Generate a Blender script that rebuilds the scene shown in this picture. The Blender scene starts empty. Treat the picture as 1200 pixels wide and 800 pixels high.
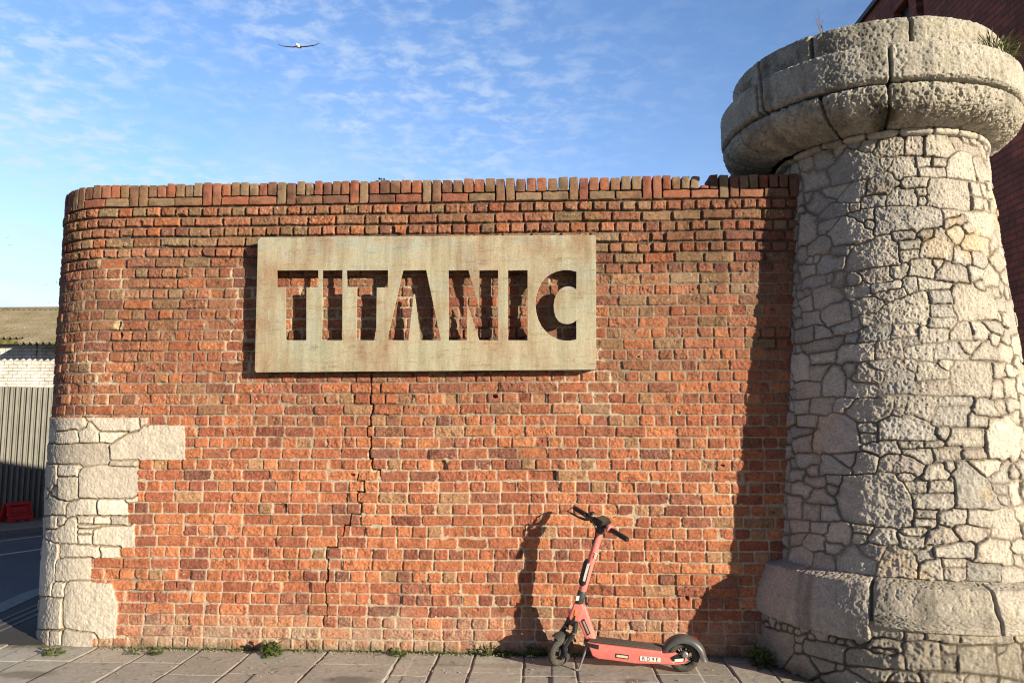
import bpy, bmesh, math, random
import numpy as np
from mathutils import Vector, Matrix

scene = bpy.context.scene
COL = scene.collection
rad = math.radians

# ------------------------------------------------------------------ camera, sky, sun, exposure
cam_d = bpy.data.cameras.new('camera')
cam_d.sensor_width = 36.0
cam_d.lens = 36.0 * 867.0 / 1200.0
cam_d.clip_start = 0.05
cam_d.clip_end = 3000
cam = bpy.data.objects.new('camera', cam_d)
COL.objects.link(cam)
cam.location = (0, -5.63, 1.72)
cam.rotation_euler = (rad(90 + 5.9), 0, rad(3.0))
scene.camera = cam

SUN_AZ = 53.5      # degrees from the wall's normal towards +x
SUN_EL = 13.5
sun_dir = Vector((math.sin(rad(SUN_AZ)) * math.cos(rad(SUN_EL)), -math.cos(rad(SUN_AZ)) * math.cos(rad(SUN_EL)), math.sin(rad(SUN_EL))))
sl = bpy.data.lights.new('sun', 'SUN')
sl.energy = 5.0
sl.angle = rad(0.5)
sl.color = (1.0, 0.845, 0.635)
so = bpy.data.objects.new('sun', sl)
COL.objects.link(so)
so.rotation_euler = sun_dir.to_track_quat('Z', 'Y').to_euler()

world = bpy.data.worlds.new('World')
scene.world = world
world.use_nodes = True
wn, wl = world.node_tree.nodes, world.node_tree.links
wn.clear()


def NN(nodes, t, **kw):
    n = nodes.new(t)
    for k, v in kw.items():
        setattr(n, k, v)
    return n


w_out = NN(wn, 'ShaderNodeOutputWorld')
w_bg = NN(wn, 'ShaderNodeBackground')
w_bg.inputs['Strength'].default_value = 0.105
sky = NN(wn, 'ShaderNodeTexSky', sky_type='NISHITA')
sky.sun_disc = False
sky.sun_elevation = rad(SUN_EL)
sky.sun_rotation = rad(180 - SUN_AZ)
sky.air_density = 1.0
sky.dust_density = 0.6
sky.ozone_density = 2.2
w_tc = NN(wn, 'ShaderNodeTexCoord')
w_sep = NN(wn, 'ShaderNodeSeparateXYZ')
wl.new(w_tc.outputs['Generated'], w_sep.inputs[0])


def wmath(op, a, b=None, clamp=False):
    n = NN(wn, 'ShaderNodeMath', operation=op)
    n.use_clamp = clamp
    for i, v in enumerate((a, b)):
        if v is None:
            continue
        if isinstance(v, (int, float)):
            n.inputs[i].default_value = v
        else:
            wl.new(v, n.inputs[i])
    return n.outputs[0]


def wrange(v, a, b, c, d):
    n = NN(wn, 'ShaderNodeMapRange')
    n.interpolation_type = 'SMOOTHSTEP'
    wl.new(v, n.inputs[0])
    for i, x in enumerate((a, b, c, d)):
        n.inputs[i + 1].default_value = x
    return n.outputs[0]


zc = wmath('MAXIMUM', w_sep.outputs['Z'], 0.02)
zz = wmath('ADD', zc, 0.06)
px = wmath('DIVIDE', w_sep.outputs['X'], zz)
py = wmath('DIVIDE', w_sep.outputs['Y'], zz)
w_cmb = NN(wn, 'ShaderNodeCombineXYZ')
wl.new(px, w_cmb.inputs[0])
wl.new(py, w_cmb.inputs[1])


def wnoise(scale, detail, rough, off=(0, 0, 0), sc=(1, 1, 1), dist=0.0):
    m = NN(wn, 'ShaderNodeMapping')
    m.inputs['Location'].default_value = off
    m.inputs['Scale'].default_value = sc
    wl.new(w_cmb.outputs[0], m.inputs[0])
    n = NN(wn, 'ShaderNodeTexNoise')
    n.inputs['Scale'].default_value = scale
    n.inputs['Detail'].default_value = detail
    n.inputs['Roughness'].default_value = rough
    n.inputs['Distortion'].default_value = dist
    wl.new(m.outputs[0], n.inputs['Vector'])
    return n.outputs['Fac']


puffs = wrange(wnoise(12.0, 6, 0.60, (1.3, 4.1, 0), (1.0, 1.05, 1), 0.25), 0.40, 0.70, 0, 1)
vsub = NN(wn, 'ShaderNodeVectorMath', operation='DISTANCE')
wl.new(w_cmb.outputs[0], vsub.inputs[0])
vsub.inputs[1].default_value = (-1.0, 1.9, 0)
near_ = wrange(vsub.outputs['Value'], 0.45, 1.45, 1.0, 0.14)
patch = wmath('MULTIPLY', near_, wrange(wnoise(1.3, 4, 0.55, (2.75, 0.55, 0)), 0.30, 0.58, 0.15, 1))
streak = wrange(wnoise(1.1, 5, 0.6, (7.0, 2.0, 3.0), (1.0, 0.45, 1)), 0.38, 0.78, 0, 1)
low = wmath('MULTIPLY', wrange(w_sep.outputs['Z'], 0.08, 0.52, 1.0, 0.0), wrange(w_sep.outputs['X'], -0.75, 0.25, 1.25, 0.45))
c1 = wmath('MULTIPLY', puffs, patch)
c1 = wmath('MULTIPLY', c1, 0.66)
c2 = wmath('MULTIPLY', streak, low)
c2 = wmath('MULTIPLY', c2, 0.62)
lowveil = wmath('MULTIPLY', wrange(w_sep.outputs['Z'], 0.02, 0.36, 1.0, 0.0), 0.55)
cm = wmath('ADD', c1, c2)
cm = wmath('ADD', cm, lowveil)
cm = wmath('MINIMUM', cm, 0.93)
w_mix = NN(wn, 'ShaderNodeMix', data_type='RGBA')
w_hsv = NN(wn, 'ShaderNodeHueSaturation')
w_hsv.inputs['Saturation'].default_value = 1.16
w_hsv.inputs['Value'].default_value = 1.42
wl.new(sky.outputs[0], w_hsv.inputs['Color'])
wl.new(cm, w_mix.inputs['Factor'])
w_mix.inputs['B'].default_value = (3.7, 4.3, 5.1, 1)
# sky dimmed sunward, at far left and overhead, to cut fill on shaded stone
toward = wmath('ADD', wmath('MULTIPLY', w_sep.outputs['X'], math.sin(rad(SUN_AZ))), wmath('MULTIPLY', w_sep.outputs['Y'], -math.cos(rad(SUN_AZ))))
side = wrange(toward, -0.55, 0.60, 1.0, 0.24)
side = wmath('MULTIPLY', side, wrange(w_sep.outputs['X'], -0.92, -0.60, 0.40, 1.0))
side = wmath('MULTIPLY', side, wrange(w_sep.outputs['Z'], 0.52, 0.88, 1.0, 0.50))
w_tint = NN(wn, 'ShaderNodeMix', data_type='RGBA', blend_type='MULTIPLY')
w_tint.inputs['Factor'].default_value = 1.0
w_tint.inputs['B'].default_value = (1.16, 0.97, 1.04, 1)
wl.new(w_hsv.outputs[0], w_tint.inputs['A'])
wl.new(w_tint.outputs['Result'], w_mix.inputs['A'])
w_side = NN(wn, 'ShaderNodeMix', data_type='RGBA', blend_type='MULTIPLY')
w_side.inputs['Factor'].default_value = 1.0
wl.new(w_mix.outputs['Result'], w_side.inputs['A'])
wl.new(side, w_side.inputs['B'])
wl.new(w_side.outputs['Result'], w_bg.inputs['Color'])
wl.new(w_bg.outputs[0], w_out.inputs[0])

vs = scene.view_settings
vs.view_transform = 'Standard'
vs.look = 'None'
vs.gamma = 1.0
vs.use_curve_mapping = False
vs.exposure = 0.92
scene.cycles.filter_width = 1.15

# ------------------------------------------------------------------ helpers
rng = np.random.default_rng(11)
random.seed(11)


class VN:
    """tiled value noise, range about -1..1"""
    def __init__(self, seed):
        self.t = np.random.default_rng(seed).random((256, 256)).astype(np.float32) * 2 - 1

    def __call__(self, x, y):
        xi = np.floor(x)
        yi = np.floor(y)
        fx = (x - xi).astype(np.float32)
        fy = (y - yi).astype(np.float32)
        fx = fx * fx * (3 - 2 * fx)
        fy = fy * fy * (3 - 2 * fy)
        xi = xi.astype(np.int32) & 255
        yi = yi.astype(np.int32) & 255
        x1 = (xi + 1) & 255
        y1 = (yi + 1) & 255
        t = self.t
        a = t[yi, xi] * (1 - fx) + t[yi, x1] * fx
        b = t[y1, xi] * (1 - fx) + t[y1, x1] * fx
        return a * (1 - fy) + b * fy


NZ = [VN(100 + i) for i in range(12)]


def fbm(x, y, f, octv=4, k=0, gain=0.5):
    s = 0
    a = 1.0
    tot = 0
    for i in range(octv):
        s = s + a * NZ[(k + i) % 12](x * f + 17.3 * i + 3.1 * k, y * f + 9.7 * i + 5.9 * k)
        tot += a
        a *= gain
        f *= 2.03
    return s / tot


def sstep(a, b, x):
    t = np.clip((x - a) / (b - a), 0, 1)
    return t * t * (3 - 2 * t)


def lerp(a, b, t):
    return a + (b - a) * t


def link(o, parent=None):
    COL.objects.link(o)
    if parent is not None:
        o.parent = parent
    return o


def tag(o, label=None, cat=None, group=None, kind=None):
    if label:
        o['label'] = label
    if cat:
        o['category'] = cat
    if group:
        o['group'] = group
    if kind:
        o['kind'] = kind
    return o


def empty(name, loc=(0, 0, 0), rz=0.0):
    o = bpy.data.objects.new(name, None)
    o.location = loc
    o.rotation_euler = (0, 0, rz)
    o.empty_display_size = 0.1
    return link(o)


def mesh_np(name, verts, quads, mat, cols=None, parent=None, smooth=True):
    me = bpy.data.meshes.new(name)
    nv, nf = len(verts), len(quads)
    me.vertices.add(nv)
    me.vertices.foreach_set('co', np.ascontiguousarray(verts, dtype=np.float32).ravel())
    me.loops.add(nf * 4)
    me.polygons.add(nf)
    me.loops.foreach_set('vertex_index', np.ascontiguousarray(quads, dtype=np.int32).ravel())
    me.polygons.foreach_set('loop_start', np.arange(0, nf * 4, 4, dtype=np.int32))
    me.polygons.foreach_set('use_smooth', np.full(nf, smooth))
    if cols is not None:
        at = me.color_attributes.new('Col', 'FLOAT_COLOR', 'POINT')
        c4 = np.ones((nv, 4), np.float32)
        c4[:, :3] = cols
        at.data.foreach_set('color', c4.ravel())
    me.update()
    me.validate()
    me.materials.append(mat)
    return link(bpy.data.objects.new(name, me), parent)


def grid_quads(nu, nv):
    i = np.arange(nv - 1)[:, None] * nu + np.arange(nu - 1)[None, :]
    return np.stack([i, i + 1, i + 1 + nu, i + nu], -1)     # (nv-1, nu-1, 4)


def obj_bm(name, bm, mat, parent=None, smooth=False, angle=None):
    me = bpy.data.meshes.new(name)
    bmesh.ops.recalc_face_normals(bm, faces=bm.faces)
    bm.to_mesh(me)
    bm.free()
    if smooth:
        for p in me.polygons:
            p.use_smooth = True
        try:
            me.set_sharp_from_angle(angle=rad(angle or 40))
        except Exception:
            pass
    if isinstance(mat, (list, tuple)):
        for m in mat:
            me.materials.append(m)
    else:
        me.materials.append(mat)
    return link(bpy.data.objects.new(name, me), parent)


# ------------------------------------------------------------------ materials
def new_mat(name):
    m = bpy.data.materials.new(name)
    m.use_nodes = True
    nt = m.node_tree
    return m, nt, nt.nodes['Principled BSDF']


def tex_noise(nt, scale, detail=4, rough=0.6, vec=None, sc=None):
    n = NN(nt.nodes, 'ShaderNodeTexNoise')
    n.inputs['Scale'].default_value = scale
    n.inputs['Detail'].default_value = detail
    n.inputs['Roughness'].default_value = rough
    if vec is None:
        vec = NN(nt.nodes, 'ShaderNodeTexCoord').outputs['Object']
    if sc is not None:
        mp = NN(nt.nodes, 'ShaderNodeMapping')
        mp.inputs['Scale'].default_value = sc
        nt.links.new(vec, mp.inputs[0])
        vec = mp.outputs[0]
    nt.links.new(vec, n.inputs['Vector'])
    return n.outputs['Fac']


def ramp(nt, fac, stops):
    r = NN(nt.nodes, 'ShaderNodeValToRGB')
    e = r.color_ramp.elements
    while len(e) > 1:
        e.remove(e[-1])
    e[0].position = stops[0][0]
    c = stops[0][1]
    e[0].color = (*c, 1) if len(c) == 3 else c
    for p, c in stops[1:]:
        x = e.new(p)
        x.color = (*c, 1) if len(c) == 3 else c
    nt.links.new(fac, r.inputs[0])
    return r.outputs[0]


def mul(nt, a, b, fac=1.0, mode='MULTIPLY'):
    m = NN(nt.nodes, 'ShaderNodeMix', data_type='RGBA', blend_type=mode)
    m.inputs['Factor'].default_value = fac
    for k, v in (('A', a), ('B', b)):
        if isinstance(v, tuple):
            m.inputs[k].default_value = (*v, 1)
        else:
            nt.links.new(v, m.inputs[k])
    return m.outputs['Result']


def bump(nt, bsdf, h, strength, dist):
    b = NN(nt.nodes, 'ShaderNodeBump')
    b.inputs['Strength'].default_value = strength
    b.inputs['Distance'].default_value = dist
    nt.links.new(h, b.inputs['Height'])
    nt.links.new(b.outputs[0], bsdf.inputs['Normal'])


def attr_mat(name, rough=0.9, fine=220, lo=0.72, hi=1.2, bdist=0.004, bstr=0.6, mid=45):
    m, nt, b = new_mat(name)
    a = NN(nt.nodes, 'ShaderNodeAttribute', attribute_name='Col').outputs['Color']
    n1 = tex_noise(nt, fine, 3, 0.7)
    n2 = tex_noise(nt, mid, 5, 0.65)
    c = mul(nt, a, ramp(nt, n1, [(0.3, (lo,) * 3), (0.7, (hi,) * 3)]))
    c = mul(nt, c, ramp(nt, n2, [(0.3, (lo + .08,) * 3), (0.7, (hi - .04,) * 3)]))
    nt.links.new(c, b.inputs['Base Color'])
    b.inputs['Roughness'].default_value = rough
    b.inputs['Specular IOR Level'].default_value = 0.25
    n3 = tex_noise(nt, fine * .6, 6, 0.75)
    bump(nt, b, n3, bstr, bdist)
    return m


def plain_mat(name, col, rough=0.5, metal=0.0, var=0.15, scale=30, spec=0.5, coat=0.0, bstr=0.0):
    m, nt, b = new_mat(name)
    n = tex_noise(nt, scale, 5, 0.6)
    c = mul(nt, tuple(col), ramp(nt, n, [(0.3, (1 - var,) * 3), (0.7, (1 + var,) * 3)]))
    nt.links.new(c, b.inputs['Base Color'])
    b.inputs['Roughness'].default_value = rough
    b.inputs['Metallic'].default_value = metal
    b.inputs['Specular IOR Level'].default_value = spec
    b.inputs['Coat Weight'].default_value = coat
    if bstr:
        bump(nt, b, n, bstr, 0.004)
    return m


M_BRICK = attr_mat('weathered_brick', 0.92, 260, 0.66, 1.26, 0.006, 0.8, 60)
M_STONE = attr_mat('rough_granite', 0.9, 330, 0.62, 1.26, 0.007, 0.9, 70)
M_QUOIN = attr_mat('limestone', 0.9, 240, 0.8, 1.14, 0.004, 0.6, 50)
M_PAVE = attr_mat('concrete_flag', 0.88, 300, 0.80, 1.16, 0.002, 0.5, 30)

# ------------------------------------------------------------------ pixel rays (photo measurements turned into points on the surfaces)
PITCH, YAW, F = rad(5.9), rad(3.0), 867.0
_cy, _sy = math.cos(YAW), math.sin(YAW)
FW = np.array([-_sy * math.cos(PITCH), _cy * math.cos(PITCH), math.sin(PITCH)])
RT = np.array([_cy, _sy, 0.0])
UP = np.cross(RT, FW)
CAM = np.array([0, -5.63, 1.72])


def pray(x, y):
    return FW + RT * (x - 600) / F - UP * (y - 400) / F


def on_wall(x, y, Y=0.0):
    d = pray(x, y)
    return CAM + d * ((Y - CAM[1]) / d[1])


def on_ground(x, y, z=0.0):
    d = pray(x, y)
    return CAM + d * ((z - CAM[2]) / d[2])


def on_cyl(x, y, cx, cy, rf):
    """front hit with a vertical cylinder whose radius may vary with z (rf(z))"""
    d = pray(x, y)
    o = CAM - np.array([cx, cy, 0])
    R = rf(1.5)
    p = None
    for _ in range(4):
        a = d[0] ** 2 + d[1] ** 2
        b = 2 * (o[0] * d[0] + o[1] * d[1])
        c = o[0] ** 2 + o[1] ** 2 - R * R
        disc = b * b - 4 * a * c
        if disc < 0:
            t = -b / (2 * a)
        else:
            t = (-b - math.sqrt(disc)) / (2 * a)
        p = CAM + d * t
        R = rf(p[2])
    return p, math.atan2(p[0] - cx, -(p[1] - cy))


# ------------------------------------------------------------------ stones: additive Voronoi of convex polygons on an unrolled surface
def poly_planes(P):
    P = np.asarray(P, float)
    area = 0.5 * np.sum(P[:, 0] * np.roll(P[:, 1], -1) - np.roll(P[:, 0], -1) * P[:, 1])
    if area < 0:
        P = P[::-1]
    c = P.mean(0)
    E = np.roll(P, -1, 0) - P
    n = np.stack([E[:, 1], -E[:, 0]], -1)
    n /= np.linalg.norm(n, axis=1, keepdims=True) + 1e-9
    off = np.sum(n * P, 1)
    return n, off, P.min(0), P.max(0), c


def poly_sd(pl, u, v):
    n, off = pl[0], pl[1]
    d = np.full(u.shape, -1e9)
    for k in range(len(n)):
        d = np.maximum(d, n[k, 0] * u + n[k, 1] * v - off[k])
    return d


def fill_stones(polys, u0, u1, v0, v1, seed, thr=0.030, rmax=0.10, res=0.012, nmax=900, mask=None):
    r = np.random.default_rng(seed)
    uu, vv = np.meshgrid(np.arange(u0, u1, res), np.arange(v0, v1, res))
    best = np.full(uu.shape, 9.0)
    for pl in polys:
        best = np.minimum(best, poly_sd(pl, uu, vv))
    edge = np.minimum(np.minimum(uu - u0, u1 - uu), np.minimum(vv - v0, v1 - vv)) + 0.02
    work = np.minimum(best, edge)
    if mask is not None:
        work = np.where(mask(uu, vv), work, -1)
    out = list(polys)
    for _ in range(nmax):
        if r.random() < 0.5:
            k = int(np.argmax(work))
        else:
            cand = np.flatnonzero(work.ravel() > max(thr, 0.05))
            k = int(r.choice(cand)) if len(cand) else int(np.argmax(work))
        s = work.ravel()[k]
        if work.max() < thr:
            break
        if s < thr:
            continue
        c = np.array([uu.ravel()[k], vv.ravel()[k]])
        rr = min(s * 0.92, rmax * (0.45 + 0.6 * r.random()))
        ax = 1.0 + 0.35 * r.random()
        m = r.integers(4, 7)
        ang = np.sort((np.arange(m) + 0.5 + r.uniform(-.22, .22, m)) / m * 2 * math.pi)
        P = np.stack([c[0] + np.cos(ang) * rr * ax * 1.05, c[1] + np.sin(ang) * rr * 0.9], -1)
        pl = poly_planes(P)
        out.append(pl)
        work = np.minimum(work, poly_sd(pl, uu, vv) )
    return out


def eval_stones(polys, U, V, margin=0.16):
    """U, V are 2D grids (rows share v, columns share u before warping)"""
    s1 = np.full(U.shape, 9.0, np.float32)
    s2 = np.full(U.shape, 9.0, np.float32)
    idx = np.full(U.shape, -1, np.int32)
    ucol, vrow = U[0], V[:, 0]
    for i, pl in enumerate(polys):
        lo, hi = pl[2] - margin, pl[3] + margin
        a, b = np.searchsorted(ucol, lo[0]), np.searchsorted(ucol, hi[0])
        c, d = np.searchsorted(vrow, lo[1]), np.searchsorted(vrow, hi[1])
        if b <= a or d <= c:
            continue
        sl_ = (slice(c, d), slice(a, b))
        sd = poly_sd(pl, U[sl_], V[sl_]).astype(np.float32)
        x1, x2, xi = s1[sl_], s2[sl_], idx[sl_]
        closer = sd < x1
        x2[:] = np.where(closer, x1, np.minimum(x2, sd))
        x1[:] = np.where(closer, sd, x1)
        xi[:] = np.where(closer, i, xi)
    return s1, s2, idx


def stone_surface(polys, U, V, seed, gap=0.006, rnd=0.026, depth=0.028, pit=0.004, palette=None, joint=(.13, .115, .095), offs=0.008, g0=.028, g1=.045, vary=True):
    r = np.random.default_rng(seed)
    wu = U + fbm(U, V, 9, 3, 1) * 0.010 + fbm(U, V, 38, 3, 2) * 0.0045
    wv = V + fbm(U, V, 9, 3, 4) * 0.008 + fbm(U, V, 38, 3, 5) * 0.0045
    # warp is small, so windows on the unwarped rows still hold
    s1 = np.full(U.shape, 9.0, np.float32)
    s2 = np.full(U.shape, 9.0, np.float32)
    idx = np.full(U.shape, 0, np.int32)
    ucol, vrow = U[0], V[:, 0]
    for i, pl in enumerate(polys):
        lo, hi = pl[2] - 0.13, pl[3] + 0.13
        a, b = np.searchsorted(ucol, lo[0]), np.searchsorted(ucol, hi[0])
        c, d = np.searchsorted(vrow, lo[1]), np.searchsorted(vrow, hi[1])
        if b <= a or d <= c:
            continue
        w = (slice(c, d), slice(a, b))
        sd = poly_sd(pl, wu[w], wv[w]).astype(np.float32)
        x1, x2, xi = s1[w], s2[w], idx[w]
        cl = sd < x1
        x2[:] = np.where(cl, x1, np.minimum(x2, sd))
        x1[:] = np.where(cl, sd, x1)
        xi[:] = np.where(cl, i, xi)
    e = (np.minimum(s2, 0.2) - s1) * 0.5
    n = len(polys)
    gapn = gap * (0.55 + 1.1 * np.clip(fbm(U, V, 3.5, 3, 6) * .9 + .5, 0, 1.4))
    stone = sstep(0, 0.008, e - gapn) * (1 - sstep(g0, g1, s1))
    prof = np.sqrt(np.clip(1 - (1 - np.clip((e - gapn) / rnd, 0, 1)) ** 2, 0, 1)) * (1 - sstep(g0, g1, s1))
    off = r.uniform(-offs, offs, n)
    tx = r.uniform(-.05, .05, n)
    ty = r.uniform(-.05, .05, n)
    cen = np.array([pl[4] for pl in polys])
    tilt = np.clip(tx[idx] * (U - cen[idx, 0]) + ty[idx] * (V - cen[idx, 1]), -.012, .012)
    rough = fbm(U, V, 36, 3, 3, 0.7) * pit * 1.15 + fbm(U + idx * 3.7, V, 7, 3, 7) * pit * 1.6 - np.clip(np.abs(fbm(U, V, 42, 2, 8)) - .12, 0, 1) * pit * 1.3
    fillj = (1.0 if vary else 0.0) * np.clip(fbm(U, V, 2.6, 4, 10) * 1.3 + .26, 0, .78) * depth          # pointing left in the joints, here more, there less
    h = prof * (depth + off[idx] + tilt + rough) + (1 - prof) * (fillj + fbm(U, V, 40, 3, 9) * .004)
    pal = np.array(palette)
    pc = pal[r.integers(0, len(pal), n)] * r.uniform(.86, 1.13, (n, 1))
    c = pc[idx]
    if vary:
        # feldspar-pink, ochre and lichen-grey stones, plus dirt that runs over several of them
        wr = sstep(.05, .55, fbm(U, V * .55, 1.9, 4, 6))
        c = c * (1 - .13 * wr[..., None])
        lich = sstep(.30, .50, fbm(U, V, 13, 4, 9)) * sstep(-.1, .4, fbm(U, V, 1.7, 2, 1))
        c = lerp(c, np.array((.20, .195, .165)), (lich * .25)[..., None])
        edge_d = sstep(.030, .004, e - gapn) * np.clip(.12 + .5 * fbm(U, V, 4, 3, 5), 0, .35)
        c = c * (1 - edge_d[..., None])
    mott = 1 + 0.16 * fbm(U, V, 14, 4, 10)[..., None] + 0.10 * fbm(U, V, 55, 3, 11)[..., None]
    c = c * mott
    jc = np.array(joint) * (1 + .3 * fbm(U, V, 30, 3, 2))[..., None]
    c = lerp(jc, c, stone[..., None])
    return h.astype(np.float32), np.clip(c, 0.01, .9).astype(np.float32), idx, stone


# ================================================================== THE BRICK WALL
XS, RAD = -3.53, 0.70             # where the front face starts to turn, radius of the rounded end
X_R = 2.05                        # right end, inside the tower
S_FRONT = X_R - XS
S_ARC = RAD * math.pi / 2
S_RET = 0.55
PITCH_R = 0.0828
Z_TOP0 = 3.357 + PITCH_R / 2      # top of the first full course (below the coping courses)


def wall_frame(s):
    """s runs from the right end leftwards, round the corner and back: point and outward normal"""
    s = np.asarray(s, float)
    x = np.where(s < S_FRONT, X_R - s, 0.0)
    y = np.zeros_like(s)
    nx = np.zeros_like(s)
    ny = -np.ones_like(s)
    a = np.clip((s - S_FRONT) / RAD, 0, math.pi / 2)
    arc = s >= S_FRONT
    x = np.where(arc, XS - RAD * np.sin(a), x)
    y = np.where(arc, RAD - RAD * np.cos(a), y)
    nx = np.where(arc, -np.sin(a), nx)
    ny = np.where(arc, -np.cos(a), ny)
    ret = s > S_FRONT + S_ARC
    y = np.where(ret, RAD + (s - S_FRONT - S_ARC), y)
    return x, y, nx, ny


def wall_s(x, y):
    """photo pixel to (s, z) on the wall's face"""
    p = on_wall(x, y)
    if p[0] >= XS:
        return np.array([X_R - p[0], p[2]])
    d = pray(x, y)
    o = CAM - np.array([XS, RAD, 0])
    a = d[0] ** 2 + d[1] ** 2
    b = 2 * (o[0] * d[0] + o[1] * d[1])
    c = o[0] ** 2 + o[1] ** 2 - RAD * RAD
    disc = max(b * b - 4 * a * c, 0)
    p = CAM + d * ((-b - math.sqrt(disc)) / (2 * a))
    ang = math.atan2(-(p[0] - XS), -(p[1] - RAD))
    return np.array([S_FRONT + RAD * max(0, min(ang, 2)), p[2]])


wall = empty('brick_wall', (-1.0, 0, 0))
tag(wall, 'weathered red brick wall with rounded white stone corner and ragged brick coping', 'wall')
WALL_INV = Vector((-1.0, 0, 0))

# quoin stones, outlines measured in the photograph (zoomed by 2.353 from 0,460)
Q = [
    [(160, 78), (232, 74), (240, 95), (165, 106)], [(245, 70), (385, 68), (385, 104), (285, 106)], [(390, 68), (408, 68), (405, 90), (390, 92)],
    [(160, 110), (210, 104), (218, 138), (160, 140)], [(222, 110), (252, 85), (275, 112), (275, 136), (225, 138)],
    [(278, 110), (345, 108), (310, 138), (278, 136)], [(306, 146), (400, 93), (514, 125), (514, 182), (306, 184)],
    [(140, 150), (150, 143), (302, 142), (302, 194), (142, 192)], [(306, 188), (378, 188), (378, 203), (306, 200)],
    [(168, 200), (218, 198), (218, 228), (168, 228)], [(222, 215), (275, 203), (380, 205), (380, 270), (365, 292), (222, 290)],
    [(168, 234), (218, 232), (218, 290), (168, 288)], [(138, 198), (160, 198), (162, 255), (135, 258)],
    [(185, 318), (225, 292), (262, 295), (270, 335), (190, 336)], [(274, 292), (340, 290), (354, 305), (354, 336), (276, 336)], [(345, 290), (376, 290), (376, 301), (347, 302)],
    [(132, 300), (148, 285), (182, 308), (180, 332), (132, 332)], [(215, 342), (260, 342), (260, 360), (216, 360)], [(264, 342), (303, 342), (303, 360), (264, 362)], [(306, 341), (354, 341), (354, 362), (307, 363)],
    [(146, 388), (200, 350), (214, 350), (214, 412), (150, 408)], [(218, 364), (300, 366), (265, 374), (218, 372)], [(220, 377), (255, 377), (255, 388), (220, 388)], [(258, 378), (280, 366), (372, 368), (368, 420), (258, 418)], [(220, 392), (252, 392), (252, 416), (220, 416)],
    [(174, 420), (275, 422), (275, 450), (174, 450)], [(278, 424), (328, 424), (326, 450), (280, 452)],
    [(116, 410), (128, 404), (168, 418), (150, 520), (146, 555), (112, 552)], [(165, 470), (180, 455), (252, 455), (250, 512), (190, 514), (165, 508)],
    [(152, 530), (178, 528), (178, 560), (150, 562)], [(178, 540), (195, 518), (272, 518), (326, 580), (320, 668), (270, 658), (180, 656)],
    [(105, 565), (172, 566), (172, 650), (103, 648)], [(104, 655), (140, 652), (138, 705), (102, 702)], [(145, 655), (172, 658), (165, 705), (145, 706)], [(176, 662), (258, 662), (256, 712), (178, 712)],
]
q_polys = [poly_planes([wall_s(a / 2.353, 460 + b / 2.353) for a, b in q]) for q in Q]
Q_EDGE = [(470, 408), (497.5, 408), (498.5, 512), (538, 512), (538.5, 382), (587, 382), (588, 356), (612, 356), (613, 374), (640, 374), (641, 330), (652, 330), (653, 254), (681, 254), (682, 312), (706, 328), (746, 322), (747, 258), (790, 258)]
qz = np.array([wall_s(100, y)[1] for y, _ in Q_EDGE])
qs = np.array([wall_s(x / 2.353, y)[0] for y, x in Q_EDGE])
Q_TOPZ = wall_s(120, 489.5)[1]


def q_right(z):            # the toothed right edge of the stonework (s of the boundary at height z)
    return np.interp(-z, -qz, qs)


q_polys = fill_stones(q_polys, wall_s(100, 600)[0] - .1, S_FRONT + S_ARC + S_RET, -.02, Q_TOPZ, 5, 0.042, 0.16,
                      mask=lambda u, v: (u > q_right(v) + .012))

STEP = 0.0043
s_arr = np.concatenate([np.arange(0, S_FRONT + S_ARC + 0.05, STEP), np.arange(S_FRONT + S_ARC + 0.06, S_FRONT + S_ARC + S_RET, 0.015)])
z_arr = np.arange(-0.06, Z_TOP0 + 0.012, STEP)
S, Z = np.meshgrid(s_arr, z_arr)
XW = X_R - S                                             # unrolled x

zw = Z + fbm(S, Z * 0.3, 0.9, 3, 2) * 0.009 + fbm(S, Z, 4.5, 2, 3) * 0.0035
sw = S + fbm(S, Z, 3.0, 2, 5) * 0.004
# the crack: the wall on its left has dropped a few millimetres
crack_px = [(437, 440), (436, 452), (432, 462), (438, 474), (436, 490), (431, 505), (433, 522), (430, 532), (438, 548), (446, 556)]
crack_px2 = [(421, 556), (420, 575), (417, 598), (409, 613), (398, 628), (391, 642), (386, 655), (385, 672), (381, 690), (384, 705), (382, 732)]


def along_joints(pts):
    """bend a measured crack so that it runs down the nearest upright joints and along the beds"""
    P = np.array([wall_s(*p) for p in pts])
    out = []
    za, zb = P[0, 1], P[-1, 1]
    for r_ in range(int((Z_TOP0 - za) / PITCH_R), int((Z_TOP0 - zb) / PITCH_R) + 1):
        zc_ = Z_TOP0 - (r_ + .5) * PITCH_R
        st_ = np.interp(-zc_, -P[:, 1], P[:, 0])
        e = EDGES[r_]
        j = e[np.argmin(np.abs(e - st_))]
        x_ = j if abs(j - st_) < .046 else st_
        out += [(x_, min(za, zc_ + PITCH_R / 2)), (x_ + rng.normal(0, .004), max(zb, zc_ - PITCH_R / 2))]
    return np.array(out)


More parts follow.
